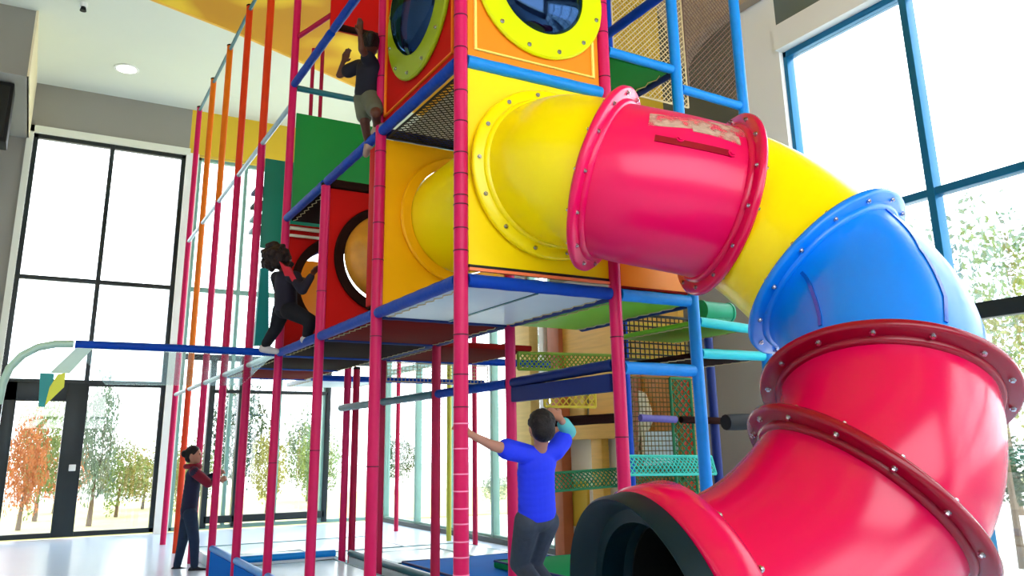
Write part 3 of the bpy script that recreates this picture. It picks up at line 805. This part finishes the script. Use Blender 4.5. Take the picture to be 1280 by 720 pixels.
S_(b.build('added_rear_wall', GREY, smooth=False))  # unseen wall added behind the camera, its gap shaped for contrast and slide reflections
# ceiling lamps
LAMP = emit_mat('lamp_diffuser_glow', (255, 252, 244), 9)
def downlight(x, y, z, label, r=.16):
    root = empty('ceiling_light', (x, y, z), label, 'ceiling light', 'round recessed ceiling lights' if y < 4 else None)
    MB().ring((x, y, z-.008), (0, 0, 1), r*.9, r*1.15, .02, 32, .005).build('rim', WHW, root)
    MB().tube([(x, y, z-.012), (x, y, z-.002)], r*.9, 32).build('diffuser', LAMP, root)
downlight(-1.14, 10.2, 7.5, 'round lit recessed light in the pale ceiling above the left windows', .17)
root = empty('sprinkler_head', (-1.88, 8.25, 7.5), 'small sprinkler head on the pale ceiling at the upper left', 'sprinkler')
MB().tube([(-1.88, 8.25, 7.5), (-1.88, 8.25, 7.44)], .05, 16).build('escutcheon', WHW, root)
MB().tube([(-1.88, 8.25, 7.44), (-1.88, 8.25, 7.38)], [.03, .045], 12).build('deflector', BLK, root)

# honey wood play house front by the right wall
HX = 3.72
house = empty('wooden_play_house', (HX, 4, 0), 'honey wood play house front behind the nets, by the grey right wall', 'play house')
def hp(px, py): return at(px, py, 'x', HX)
def box_px(x0, y0, x1, y1, m, name, th=.1, dx=0, label=None):
    a = at(x0, y0, 'x', HX+dx); c = at(x1, y1, 'x', HX+dx)
    o = MB().box((HX+dx, min(a.y, c.y), min(a.z, c.z)), (HX+dx+th, max(a.y, c.y), max(a.z, c.z)), .012).build(name, m, house)
    if label: o['label'] = label
    return o
box_px(702, 402, 852, 462, TAN, 'plank_wall', .08, .06)
box_px(640, 380, 666, 640, TANL, 'corner_post', .14, .02, 'pale oak post')
box_px(672, 385, 681, 520, WHW, 'corner_post', .08, .0, 'white post')
box_px(683, 400, 700, 490, BRW, 'corner_post', .1, .0, 'brown post')
box_px(688, 470, 706, 700, BRW, 'corner_post', .14, -.05, 'brown lower post')
box_px(695, 524, 780, 548, TAN, 'cross_rail', .14, -.03)
box_px(738, 545, 756, 650, TAN, 'baluster', .1, 0)
box_px(700, 465, 730, 526, TANL, 'plank_wall', .06, .1)
box_px(735, 490, 780, 526, TAN, 'plank_wall', .06, .1)
box_px(690, 548, 780, 680, CREAM, 'lower_panel', .05, .14)
box_px(700, 600, 735, 660, mat('mustard_panel', (214, 180, 60), .5), 'lower_panel', .05, .1, 'mustard panel')
# arch panel
AX = 3.35
def ay(px, py): return at(px, py, 'x', AX)
o0 = ay(792, 470); o1 = ay(872, 590)
y1_, y0_ = o0.y, o1.y; zt = o0.z; zb = .4
b = MB().box((AX, y0_, zb), (AX+.06, y1_, zt), .01).build('arch_board', mat('amber_brown_board', (190, 120, 40), .5, var=.12, vscale=5), house)
ap = b
pr = [ay(801, 488), ay(808, 492), ay(815, 512), ay(816, 528), ay(808, 545), ay(806, 590), ay(801, 590)]
MB().poly([p+V(-.03, 0, 0) for p in pr], (.028, 0, 0)).build('arch_opening', CREAM, ap)
pr = [ay(810, 540), ay(842, 538), ay(848, 545), ay(848, 568), ay(840, 580), ay(808, 584)]
MB().poly([p+V(-.03, 0, 0) for p in pr], (.028, 0, 0)).build('arch_opening', WHV, ap)
MB().box((AX-.03, y1_-.12, zb), (AX, y1_, zt), .01).build('side_trim', BRW, ap)
MB().box((AX-.03, y0_, zb), (AX, y0_+.14, zt), .01).build('side_trim', REDO, ap)

# awning off the left face
aw = empty('exit_canopy', (-1.0, 3*M, ZA), 'clear vinyl canopy with blue front tube reaching left off the frame', 'canopy')
MB().tube([(-.04, 3*M, ZA), (-.8, 3*M, ZA+.003), (-1.63, 3*M, ZA)], .033, 14).build('front_tube', BLUE, aw)
cv = [at(px, py, 'y', 3*M) for px, py in ((92, 430), (70, 430), (48, 434), (28, 444), (12, 460), (3, 480), (-2, 505))]
ct = MB().tube(cv, .03, 12).build('end_tube', mat('pale_green_tube', (170, 205, 190), .3), aw); ct['label'] = 'pale green curved end tube'
MB().poly([(-.06, 3*M-.02, ZA-.03), (-1.62, 3*M-.02, ZA-.03), (-1.3, 4*M, ZA-.22), (-.06, 4*M, ZA-.2)], (0, 0, -.006)).build('vinyl_sheet', VNY, aw)
d1, d2 = at(96, 434, 'y', 3*M), at(62, 466, 'y', 3*M)
MB().poly([d1, d1+V(.12, 0, 0), d2+V(.14, 0, 0), d2], (0, .02, 0)).build('vinyl_strap', mat('pale_mint_strap', (190, 220, 210), .4), aw)
bn = empty('hanging_banner', at(64, 465, 'y', 3*M-.02), 'small teal and yellow pointed banner hanging under the canopy end', 'banner')
q = [at(px, py, 'y', 3*M-.03) for px, py in ((50, 466), (68, 467), (66, 480), (56, 509), (48, 508))]
MB().poly(q, (0, .012, 0)).build('teal_half', TEAL, bn)
q = [at(px, py, 'y', 3*M-.035) for px, py in ((82, 466), (80, 484), (56, 507), (62, 484), (72, 468))]
MB().poly(q, (0, .012, 0)).build('yellow_half', mat('banner_yellow', (214, 220, 70), .5), bn)

# ---------------------------------------------------------------- outdoors
S_(MB().box((-40, -30, -.4), (60, 80, -.21)).build('ground', mat('pale_concrete_ground', (226, 224, 214), .9, var=.08, vscale=.4), smooth=False))
tag(MB().box((-30, 14.0, -.2), (40, 26, -.17)).build('lawn', mat('dry_lawn', (206, 202, 140), .95, var=.18, vscale=3), smooth=False), 'strip of dry pale grass beyond the glass doors', 'lawn', kind='stuff')
LEAFS = {}
def leaf_mesh(key, m, n, leaf, seed, shape=(1, 1, 1)):
    rnd = random.Random(seed); bm = bmesh.new()
    for _ in range(n):
        while True:
            p = V(rnd.uniform(-1, 1), rnd.uniform(-1, 1), rnd.uniform(-1, 1))
            if .3 < p.length < 1: break
        p = p*(.75+.25*noise.noise(p*2.5+V(seed, 0, 0))*1.6)
        p = V(p.x*shape[0], p.y*shape[1], p.z*shape[2])
        a = V(rnd.gauss(0, 1), rnd.gauss(0, 1), rnd.gauss(0, 1)).normalized(); c = a.cross(V(rnd.gauss(0, 1), rnd.gauss(0, 1), rnd.gauss(0, 1))).normalized()
        s = leaf*rnd.uniform(.6, 1.3)
        vs = [bm.verts.new(p+a*s), bm.verts.new(p+c*s*.5), bm.verts.new(p-a*s), bm.verts.new(p-c*s*.5)]
        bm.faces.new(vs)
    me = bpy.data.meshes.new(key); bm.to_mesh(me); bm.free(); me.materials.append(m)
    return me
def leafm(name, rgb):
    m = mat(name, rgb, .7, var=.45, vscale=2.5); return m
LG = [leafm('sage_leaves', (120, 140, 80)), leafm('rust_leaves', (190, 120, 70)), leafm('olive_leaves', (150, 150, 84)), leafm('grey_green_leaves', (120, 140, 120)), leafm('dark_leaves', (60, 80, 50))]
LM = [leaf_mesh('leaves_%s' % m.name, m, 4200, .040, i+3, (1, 1, 1)) for i, m in enumerate(LG)]
LS = [leaf_mesh('sparse_%s' % m.name, m, 1300, .036, i+13, (1, 1, 1)) for i, m in enumerate(LG)]
TRUNK = mat('bark', (110, 92, 74), .9, var=.2)
def shrub(x, y, r, h, k, label, name='shrub', cat='shrub', trunk=0, group='shrubs and trees outside the glass'):
    root = empty(name, (x, y, -.168), label, cat, group)
    o = bpy.data.objects.new('foliage', (LS if cat == 'tree' else LM)[k]); COL.objects.link(o); o.parent = root
    o.location = (0, 0, trunk+h/2*.98); o.scale = (r, r, h/2)
    MB().tube([(x, y, -.165), (x+.03, y, trunk+h*.25)], [.03+.008*h, .02], 8).build('trunk', TRUNK, root)
rs = random.Random(11)
desc = [('rust and green shrub', 1), ('sage green shrub', 0), ('olive shrub', 2), ('grey green conifer', 3), ('rust coloured shrub', 1), ('dark green shrub', 4), ('sage shrub', 0), ('olive bush', 2)]
where = ['behind the left glass door, leftmost', 'behind the left glass door, centre', 'behind the left glass door near its handle', 'right of the black door post', 'in the middle of the right door pane', 'near the right edge of the door glazing', 'behind the leftmost pink post', 'behind the child at the left post',
         'beyond the back glazing, left of its black stile', 'beyond the back glazing, right of its black stile', 'beyond the far glazing corner', 'outside, left of the thin red post']
pos = [(30, 600, 1), (50, 592, 5), (72, 596, 1), (120, 570, 3), (150, 590, 0), (182, 590, 2), (215, 585, 2), (240, 590, 0), (296, 560, 4), (335, 600, 2), (395, 590, 0), (386, 580, 3)]
cn = {0: 'sage green', 1: 'rust coloured', 2: 'olive', 3: 'grey green', 4: 'dark green', 5: 'dark'}
for i, ((px, py, k), wd) in enumerate(zip(pos, where)):
    yy = (16.0, 18.4, 21.0)[i % 3]+(i//3)*.15
    p = at(px, py, 'y', yy); h = [2.6, 3.2, 2.2, 3.6, 2.0, 1.8, 2.0, 2.0, 4.0, 2.2, 2.4, 3.0][i]
    kk = k % 5
    shrub(p.x, yy, .55+.25*(i % 3), h, kk, f'{cn[kk]} shrub outdoors {wd}')
# trees beyond the right hand windows
for i, (px, py, X, k, rr, h, tr, wd) in enumerate(((495, 560, 9, 4, .9, 2.0, .2, 'dark shrub outside right of the leftmost inner posts'), (620, 590, 8.2, 3, .5, .9, .1, 'small grey shrub outside beside the blue shirt child'),
        (1232, 420, 8.6, 2, .95, 2.5, 1.2, 'olive tree outside, right of the blue slide bend'), (1215, 270, 16, 3, 2.3, 5.2, 2.2, 'pale grey green tree outside the right window, above the slide'),
        (1292, 330, 12, 0, 1.5, 3.8, 1.8, 'sage tree outside at the far right edge of the window'), (1290, 500, 10, 4, 1.0, 1.3, .4, 'dark shrub outside at the right edge behind the slide'))):
    p = at(px, py, 'x', X)
    shrub(X, p.y, rr, h, k, wd, 'tree' if tr > .5 else 'shrub', 'tree' if tr > .5 else 'shrub', tr)
fn = empty('slatted_fence', (7, -4, -.2), 'grey horizontal slat fence outside, behind the lower slide at right', 'fence')
b = MB()
for i in range(9): b.box((7, -9, -.15+i*.16), (7.05, 1, -.02+i*.16))
b.build('fence_slats', mat('grey_fence_wood', (150, 156, 160), .8, var=.15, stretch=(1, .4, 9)), fn)
for y in (-9, -6.5, -4, -1.5, 1): MB().box((7.05, y-.05, -.2), (7.15, y+.05, 1.35)).build('fence_post', mat('grey_fence_wood', (150, 156, 160)), fn)

# ---------------------------------------------------------------- light and camera
w = bpy.data.worlds.new('sky'); S.world = w; w.use_nodes = True
bg = w.node_tree.nodes['Background']; bg.inputs[0].default_value = (.95, .975, 1, 1); bg.inputs[1].default_value = 4.6
def area(name, loc, size, energy, rot, col=(1, 1, 1)):
    l = bpy.data.lights.new(name, 'AREA'); l.shape = 'RECTANGLE'; l.size, l.size_y = size; l.energy = energy; l.color = col
    o = bpy.data.objects.new(name, l); COL.objects.link(o); o.location = loc; o.rotation_euler = rot; return o
cd = bpy.data.cameras.new('camera'); cam = bpy.data.objects.new('camera', cd); COL.objects.link(cam)
cd.sensor_width = 36; cd.sensor_fit = 'HORIZONTAL'; cd.lens = FPX/1280*36
cd.shift_x = 16.49/1280; cd.shift_y = -67.40/1280
cam.matrix_world = Matrix(((RGT.x, UP.x, -FWD.x, CAM.x), (RGT.y, UP.y, -FWD.y, CAM.y), (RGT.z, UP.z, -FWD.z, CAM.z), (0, 0, 0, 1)))
cd.clip_start = .05; cd.clip_end = 300
S.camera = cam
S.view_settings.view_transform = 'Standard'; S.view_settings.look = 'None'; S.view_settings.gamma = 1
S.view_settings.exposure = 0.15
S.view_settings.use_curve_mapping = False
S.cycles.max_bounces = 8; S.cycles.transparent_max_bounces = 24
S.cycles.use_denoising = True

# ---------------------------------------------------------------- people
SKIN_D = mat('brown_skin', (84, 48, 36), .55, var=.05)
SKIN_M = mat('tan_skin', (176, 128, 106), .55, var=.05)
HAIRM = mat('black_hair', (14, 11, 12), .6, var=.3, vscale=60, bump=.6, bscale=90)
HAIRC = mat('dark_brown_curly_hair', (34, 22, 22), .7, var=.4, vscale=50, bump=.8, bscale=70)
EYEM = mat('dark_eye', (20, 14, 12), .2)

def fused(mb, name, m, parent, voxel, smooth=4):
    """weld overlapping closed shapes into one continuous surface"""
    o = mb.build(name, m)
    r = o.modifiers.new('r', 'REMESH'); r.mode = 'VOXEL'; r.voxel_size = voxel; r.use_smooth_shade = True
    s = o.modifiers.new('s', 'SMOOTH'); s.iterations = smooth; s.factor = .5
    dg = bpy.context.evaluated_depsgraph_get(); dg.update()
    me = bpy.data.meshes.new_from_object(o.evaluated_get(dg))
    old = o.data; o.modifiers.clear(); o.data = me; bpy.data.meshes.remove(old); me.name = name
    if not me.materials: me.materials.append(m)
    for p in me.polygons: p.use_smooth = True
    o.parent = parent; o.matrix_parent_inverse = Matrix.Translation(parent.location).inverted()
    return o

def basis(f, up):
    f = f.normalized(); s = f.cross(up).normalized(); u = s.cross(f)
    return Matrix((s, f, u)).transposed()       # columns: side, forward, up

def add_hand(mb, w, d, n, side, k=1.0, curl=.9):
    """w wrist, d direction of the hand, n palm normal, side +1/-1 picks the thumb's side"""
    d = d.normalized(); n = (n-d*n.dot(d)).normalized(); s = d.cross(n)*side
    pal = w+d*.045*k
    mb.capsule(w, w+d*.02*k, .021*k, .022*k)
    for q in (-1, -.33, .33, 1):
        mb.capsule(w+d*.012*k+s*q*.010*k, w+d*.074*k+s*q*.026*k, .013*k, .0125*k, 10, 3)
    for q, L in ((1, .060), (.33, .068), (-.33, .064), (-1, .050)):
        p = w+d*.074*k+s*q*.026*k; a = d.copy(); r = .0092*k
        for seg, f in enumerate((.42, .33, .25)):
            ang = curl*(.55+.35*seg); a2 = (a*math.cos(ang)+n*math.sin(ang)).normalized()
            e = p+a2*L*k*f*1.15; mb.capsule(p, e, r, r*.92, 8, 3); p = e; r *= .92; a = a2
    p = w+d*.02*k+s*.022*k; a = (d*.55+s*.75+n*.35).normalized(); e = p+a*.034*k; mb.capsule(p, e, .0125*k, .011*k, 10, 3)
    e2 = e+(d*.75+s*.1+n*.6).normalized()*.028*k; mb.capsule(e, e2, .0105*k, .009*k, 10, 3)

def person(base, label, J, face, up, k, skin, shirt_m, trouser_m, shoe_m, hair_fn, voxel=.008, long_sleeve=False, short_legs=False, palms=None, curl=.9):
    """J joints in world space; k body size relative to a 1.45 m child"""
    root = empty('person', base, label, 'person')
    up = up.normalized(); f = (face-up*face.dot(up)).normalized(); B = basis(f, up)
    head, neck, chest, pel = J['head'], J['neck'], J['chest'], J['pelvis']
    sh = (J['sr']-J['sl'])
    tu = (neck-pel).normalized(); tf = sh.cross(tu)
    TB = basis(tf, tu)
    b = MB()
    # head: skull, jaw, nose, ears, brow
    def H(x, y, z): return head+B @ V(x, y, z)*k
    b.ell(head, (.072*k, .088*k, .096*k), B, 28, 18)
    b.ell(H(0, .028, -.055), (.050*k, .050*k, .052*k), B)
    b.ell(H(0, .066, -.092), (.022*k, .020*k, .018*k), B)
    b.capsule(H(0, .084, .008), H(0, .100, -.028), .008*k, .013*k, 10, 3)
    b.ell(H(0, .080, -.060), (.024*k, .012*k, .010*k), B)
    for s in (-1, 1):
        b.ell(H(s*.028, .080, .020), (.022*k, .010*k, .008*k), B)
        b.ell(H(s*.074, -.005, -.012), (.010*k, .018*k, .028*k), B)
        b.ell(H(s*.036, .066, -.035), (.022*k, .018*k, .018*k), B)
    b.capsule(head-up*.07*k, neck, .040*k, .044*k)
    # trunk
    def T(c, x, y, z): b.ell(c, (x*k, y*k, z*k), TB, 24, 14)
    T(chest+(neck-chest)*.35, .118, .072, .10); T(chest, .110, .078, .12); T((chest+pel)/2, .100, .074, .12); T(pel, .105, .082, .08)
    for s in 'lr':
        b.capsule(neck-tu*.02*k, J['s'+s], .040*k, .046*k)
        b.capsule(J['s'+s], J['e'+s], .043*k, .032*k); b.capsule(J['e'+s], J['w'+s], .031*k, .021*k)
        b.capsule(J['h'+s], J['k'+s], .072*k, .047*k); b.capsule(J['k'+s], J['a'+s], .046*k, .030*k)
        pn = (palms or {}).get(s, -up)
        add_hand(b, J['w'+s], J['w'+s+'d'] if ('w'+s+'d') in J else (J['w'+s]-J['e'+s]), pn, 1 if s == 'l' else -1, k, curl)
        fd = J['f'+s]; fd = (fd-J['a'+s]*0).normalized() if False else J['f'+s].normalized()
        b.capsule(J['a'+s]-V(0, 0, .03*k)-fd*.02*k, J['a'+s]-V(0, 0, .04*k)+fd*.11*k, .030*k, .022*k)
    fused(b, 'body', skin, root, voxel)
    for s in (-1, 1):
        MB().ell(H(s*.028, .083, .004), (.012*k, .006*k, .007*k), B, 12, 8).build('eye', EYEM, root)
    MB().ell(H(0, .091, -.060), (.020*k, .005*k, .006*k), B, 14, 8).build('mouth', mat('lip_colour', (150, 70, 64), .5), root)
    # shirt
    c = MB(); g = .013
    def C(p, x, y, z): c.ell(p, (x*k+g, y*k+g, z*k+g), TB, 24, 14)
    C(chest+(neck-chest)*.35, .118, .074, .09)
    for q in range(7): C(chest.lerp(pel+tu*.03*k, q/6), .112-.004*math.sin(q/6*PI), .082+.006*q/6, .085)
    for s in 'lr':
        c.capsule(neck-tu*.035*k, J['s'+s], .040*k+g*.6, .048*k+g)
        if long_sleeve:
            c.capsule(J['s'+s], J['e'+s], .045*k+g, .034*k+g); c.capsule(J['e'+s], J['e'+s].lerp(J['w'+s], .9), .033*k+g, .024*k+g*.7)
        else: c.capsule(J['s'+s], J['s'+s].lerp(J['e'+s], .52), .047*k+g, .044*k+g*1.3)
    so = fused(c, 'shirt', shirt_m, root, voxel, 3)
    # trousers
    c = MB()
    c.ell(pel-tu*.01*k, (.112*k+.008, .090*k+.008, .085*k), TB, 24, 14)
    for s in 'lr':
        t = J['h'+s].lerp(J['k'+s], .75 if short_legs else 1)
        c.capsule(J['h'+s], t, .078*k+.008, (.056 if not short_legs else .066)*k+.006)
        if not short_legs: c.capsule(J['k'+s], J['k'+s].lerp(J['a'+s], .93), .054*k+.006, .042*k+.006)
    fused(c, 'shorts' if short_legs else 'trousers', trouser_m, root, voxel, 3)
    for s in 'lr':
        c = MB(); a = J['a'+s]; fd = J['f'+s].normalized()
        c.capsule(a-V(0, 0, .04*k)-fd*.035*k, a-V(0, 0, .045*k)+fd*.05*k, .038*k, .038*k); c.capsule(a-V(0, 0, .045*k)+fd*.04*k, a-V(0, 0, .052*k)+fd*.13*k, .037*k, .030*k)
        c.capsule(a-V(0, 0, .03*k), a+V(0, 0, .015*k), .038*k, .037*k)
        fused(c, 'shoe', shoe_m, root, voxel, 2)
    c = MB(); hair_fn(c, head, B, k, H); fused(c, 'hair', HAIRC if hair_fn is hair_curly else HAIRM, root, voxel, 2)
    return root

def hair_short(c, head, B, k, H):
    c.ell(H(0, -.010, .018), (.080*k, .090*k, .094*k), B, 28, 18)
    c.ell(H(0, -.030, -.02), (.074*k, .070*k, .075*k), B)
    c.ell(H(0, .03, .07), (.060*k, .060*k, .040*k), B)
    r = random.Random(4)
    for _ in range(46):
        v = V(r.gauss(0, 1), r.gauss(-.5, .8), abs(r.gauss(.3, .8))).normalized()
        c.ell(H(v.x*.074, v.y*.084-.01, v.z*.088+.016), (.016*k, .016*k, .012*k), B, 8, 6)
def hair_curly(c, head, B, k, H):
    c.ell(H(0, -.02, .012), (.088*k, .090*k, .095*k), B, 24, 16)
    r = random.Random(9)
    for _ in range(130):
        v = V(r.gauss(0, 1), r.gauss(-.9, .8), r.gauss(.0, .8)).normalized()
        q = r.uniform(.09, .15)
        c.ell(H(v.x*q, v.y*q-.035, v.z*q-.01), (.028*k, .028*k, .026*k), B, 10, 8)
def hair_pony(c, head, B, k, H):
    c.ell(H(0, -.012, .024), (.084*k, .092*k, .096*k), B, 28, 18)
    c.ell(H(0, -.06, .0), (.06*k, .05*k, .06*k), B)
    c.capsule(H(0, -.09, .04), H(.02, -.15, .01), .028*k, .034*k); c.capsule(H(.02, -.15, .01), H(.02, -.16, -.09), .034*k, .012*k)
def hair_bun(c, head, B, k, H):
    c.ell(H(0, -.014, .02), (.080*k, .090*k, .092*k), B, 28, 18)
    c.ell(H(0, -.11, .01), (.045*k, .042*k, .045*k), B); c.ell(H(0, -.05, -.05), (.062*k, .05*k, .05*k), B)

ZUP = V(0, 0, 1)
# child in the blue shirt, reaching for the banded corner post
J = dict(head=atd(677, 534, 4.32), neck=atd(674, 563, 4.34), chest=atd(670, 590, 4.35), pelvis=atd(671, 645, 4.36),
         sl=atd(652, 566, 4.28), sr=atd(694, 563, 4.40), el=atd(616, 557, 4.16), wl=atd(588, 543, 4.06),
         er=atd(711, 540, 4.52), wr=atd(701, 524, 4.40), hl=atd(660, 652, 4.33), hr=atd(682, 652, 4.40),
         kl=atd(649, 704, 4.52), kr=atd(665, 706, 4.58), al=atd(687, 752, 4.30), ar=atd(704, 755, 4.38))
fw = V(.45, .9, 0).normalized()
J['fl'] = fw; J['fr'] = fw; J['wld'] = (atd(574, 533, 4.08)-J['wl']); J['wrd'] = V(-.5, .6, .5)
person((J['al'].x, J['al'].y, J['al'].z-.09), 'person in bright blue shirt and grey jeans, from behind, reaching for the corner post', J, V(.25, 1, .05), V(-.02, .1, 1), .86,
       SKIN_M, mat('bright_blue_jersey', (28, 56, 236), .7, var=.12, vscale=9, bump=.3, bscale=14), mat('slate_denim', (56, 66, 80), .85, var=.2, vscale=30, bump=.2), mat('dark_canvas_shoe', (30, 34, 44), .7), hair_short, .0065,
       palms={'l': V(.1, 1, 0), 'r': V(0, 1, .2)})
kbpos = J
# lit end of the raised right sleeve, its brightness painted as turquoise
b = MB().capsule(J['er'].lerp(J['wr'], .05), J['er'].lerp(J['wr'], .6), .043, .038); 
o = b.build('lit_sleeve_end', mat('lit_sleeve_turquoise', (90, 190, 190), .7), [x for x in COL.objects if x.name == 'person'][0]); o['label'] = 'sleeve end with light painted turquoise'

# curly haired climber on the first deck edge
J = dict(head=atd(352, 322, 6.75), neck=atd(357, 340, 6.75), chest=atd(357, 356, 6.75), pelvis=atd(357, 386, 6.8),
         sl=atd(346, 347, 6.9), sr=atd(369, 347, 6.6), el=atd(350, 368, 7.0), wl=atd(370, 352, 6.9), er=atd(378, 362, 6.5), wr=atd(390, 344, 6.5),
         hl=atd(352, 388, 6.88), hr=atd(362, 388, 6.72), kl=atd(345, 410, 6.95), kr=atd(388, 401, 6.6), al=atd(332, 431, 7.05), ar=atd(384, 419, 6.62))
J['fl'] = V(.45, -.55, -.1); J['fr'] = V(.5, -.8, -.05)
person((.05, 3.3, ZA), 'person with dark curly hair and black clothes striding along the first deck edge', J, V(.95, .1, -.1), V(.12, -.1, 1), .88,
       SKIN_D, mat('black_red_jersey', (28, 24, 40), .8, var=.2), mat('black_leggings', (14, 14, 24), .85, var=.1), mat('pale_trainer', (190, 186, 190), .6), hair_curly, .009, long_sleeve=True,
       palms={'l': V(0, -.2, -1), 'r': V(0, -.2, -1)})
rt = COL.objects['person.001']
b = MB().poly([atd(355, 333, 6.56), atd(361, 334, 6.54), atd(371, 350, 6.52), atd(365, 352, 6.53)], FWD*.05).poly([atd(349, 327, 6.6), atd(356, 333, 6.56), atd(362, 345, 6.54), atd(356, 345, 6.56)], FWD*.05)
o = b.build('shirt_print', mat('red_print', (190, 30, 50), .7), rt); o['label'] = 'red print panel'

# upper climber in black with grey shorts
J = dict(head=atd(463, 56, 5.75), neck=atd(462, 76, 5.75), chest=atd(461, 92, 5.75), pelvis=atd(459, 120, 5.78),
         sl=atd(448, 83, 5.85), sr=atd(468, 84, 5.74), el=atd(424, 94, 5.9), wl=atd(429, 77, 5.85), er=atd(452, 62, 5.6), wr=atd(450, 42, 5.62),
         hl=atd(454, 124, 5.82), hr=atd(464, 124, 5.72), kl=atd(456, 152, 5.72), kr=atd(468, 152, 5.60), al=atd(460, 180, 5.8), ar=atd(472, 160, 5.72))
J['kr'] = atd(470, 142, 5.5); J['ar'] = atd(471, 158, 5.66)
J['fl'] = V(.2, .9, 0); J['fr'] = V(.1, -.9, .1)
J['wld'] = V(.3, .1, .8); J['wrd'] = V(0, .2, 1)
person((.2, 1.8, ZB), 'person with a dark ponytail, black top and grey shorts climbing behind the second left post', J, V(.45, .85, .1), V(.02, 0, 1), .80,
       SKIN_D, mat('black_jersey', (18, 18, 32), .8, var=.1), mat('grey_green_shorts', (92, 96, 80), .85, var=.15), mat('beige_shoe', (170, 140, 124), .6), hair_pony, .009, short_legs=True,
       palms={'l': V(0, -.5, .2), 'r': V(0, -.5, .2)}, curl=.5)

# child at the left posts
g0 = at(235, 712, 'z', 0); dd = (g0-CAM).dot(FWD)
def k4(px, py, o=0): return atd(px, py, dd+o)
J = dict(head=k4(242, 568), neck=k4(241, 583), chest=k4(241, 602), pelvis=k4(236, 640),
         sl=k4(241, 589, .18), sr=k4(243, 590, -.15), el=k4(258, 598, .2), wl=k4(272, 592, .18), er=k4(260, 604, -.1), wr=k4(274, 600, .0),
         hl=k4(235, 643, .1), hr=k4(238, 643, -.08), kl=k4(228, 678, .1), kr=k4(243, 678, -.08), al=k4(221, 708, .1), ar=k4(243, 708, -.06))
J['fl'] = V(1, -.25, 0); J['fr'] = V(1, -.3, 0)
person((g0.x, g0.y, 0), 'person in navy with a maroon collar standing on the floor and gripping a left post', J, V(.9, -.45, 0), ZUP, .93,
       SKIN_M, mat('navy_sweatshirt', (26, 28, 56), .8, var=.12), mat('dark_denim', (26, 44, 70), .85, var=.2, vscale=20), mat('dark_trainer', (20, 24, 40), .6), hair_bun, .010, long_sleeve=True,
       palms={'l': V(.3, -1, 0), 'r': V(.3, 1, 0)})
rt = COL.objects['person.003']
c = MB(); nk = J['neck']
c.tube([nk+V(.075*math.cos(a), .07*math.sin(a), .0) for a in [2*PI*i/16 for i in range(16)]], .03, 10, closed=True)
c.capsule(J['sr'], J['er'], .056, .05)
o = c.build('scarf', mat('maroon_cloth', (120, 20, 44), .8), rt); o['label'] = 'maroon collar and sleeve'

# ---------------------------------------------------------------- surface details of the slide
def w2px(P):
    d = P-CAM; z = d.dot(FWD); return PPX+FPX*d.dot(RGT)/z, PPY-FPX*d.dot(UP)/z
def surf_at(i, px, py):
    best = None
    for j, (p, t, a, b_) in enumerate(SURF[i]):
        for q in range(120):
            an = 2*PI*q/120; d = a*math.cos(an)+b_*math.sin(an)
            if d.dot(CAM-p) < .2: continue
            X = w2px(p+d*RT); e = (X[0]-px)**2+(X[1]-py)**2
            if best is None or e < best[0]: best = (e, j, math.degrees(an))
    return best[1], best[2]
def px_band(i, pts, wid, m, name, lift=.002, th=.004, label=None):
    """raised band following given spots on a section's shell"""
    ks = [surf_at(i, *q) for q in pts]
    js = sorted(ks); bm = bmesh.new(); rows = []
    j0, j1 = js[0][0], js[-1][0]
    for j in range(j0, j1+1):
        for (ja, aa), (jb, ab) in zip(js, js[1:]):
            if ja <= j <= jb: break
        if ab-aa > 180: ab -= 360
        if aa-ab > 180: ab += 360
        an0 = aa+(ab-aa)*((j-ja)/max(1, jb-ja)); p, t, a, b_ = SURF[i][j]; row = []
        for q in range(5):
            an = math.radians(an0+wid*(q/4-.5)); d = a*math.cos(an)+b_*math.sin(an)
            row.append((bm.verts.new(p+d*(RT+lift+th)), bm.verts.new(p+d*(RT-.003))))
        rows.append(row)
    for A, Bb in zip(rows, rows[1:]):
        for q in range(4):
            bm.faces.new((A[q][0], A[q+1][0], Bb[q+1][0], Bb[q][0])); bm.faces.new((A[q][1], Bb[q][1], Bb[q+1][1], A[q+1][1]))
        bm.faces.new((A[0][0], Bb[0][0], Bb[0][1], A[0][1])); bm.faces.new((A[-1][0], A[-1][1], Bb[-1][1], Bb[-1][0]))
    for R in (rows[0], rows[-1]):
        for q in range(4): bm.faces.new((R[q][0], R[q][1], R[q+1][1], R[q+1][0]))
    x = MB(); x.bm.free(); x.bm = bm
    o = x.build(name, m, secs[i], angle=40)
    if label: o['label'] = label
    return o
DBL = mat('deep_blue_seam', (0, 84, 190), .2, coat=.5)
px_band(3, [(1003, 340), (1015, 365), (1023, 395), (1026, 408)], 2.2, DBL, 'mould_seam')
px_band(3, [(1108, 262), (1150, 310), (1178, 370), (1184, 402)], 2.2, DBL, 'mould_seam')
px_band(1, [(822, 172), (850, 178), (912, 192)], 5, FLG, 'seam_recess', label='dark cherry slot')
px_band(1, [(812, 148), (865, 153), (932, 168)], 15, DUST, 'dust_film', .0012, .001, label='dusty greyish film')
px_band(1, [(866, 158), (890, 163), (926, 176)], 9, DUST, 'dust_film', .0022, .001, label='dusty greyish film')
for q in ((846, 176), (913, 193)):
    j, an = surf_at(1, *q); p, t, a, b_ = SURF[1][j]; d = a*math.cos(math.radians(an))+b_*math.sin(math.radians(an))
    bolt_at(p+d*(RT+.006), d, .014, MAG, secs[1])
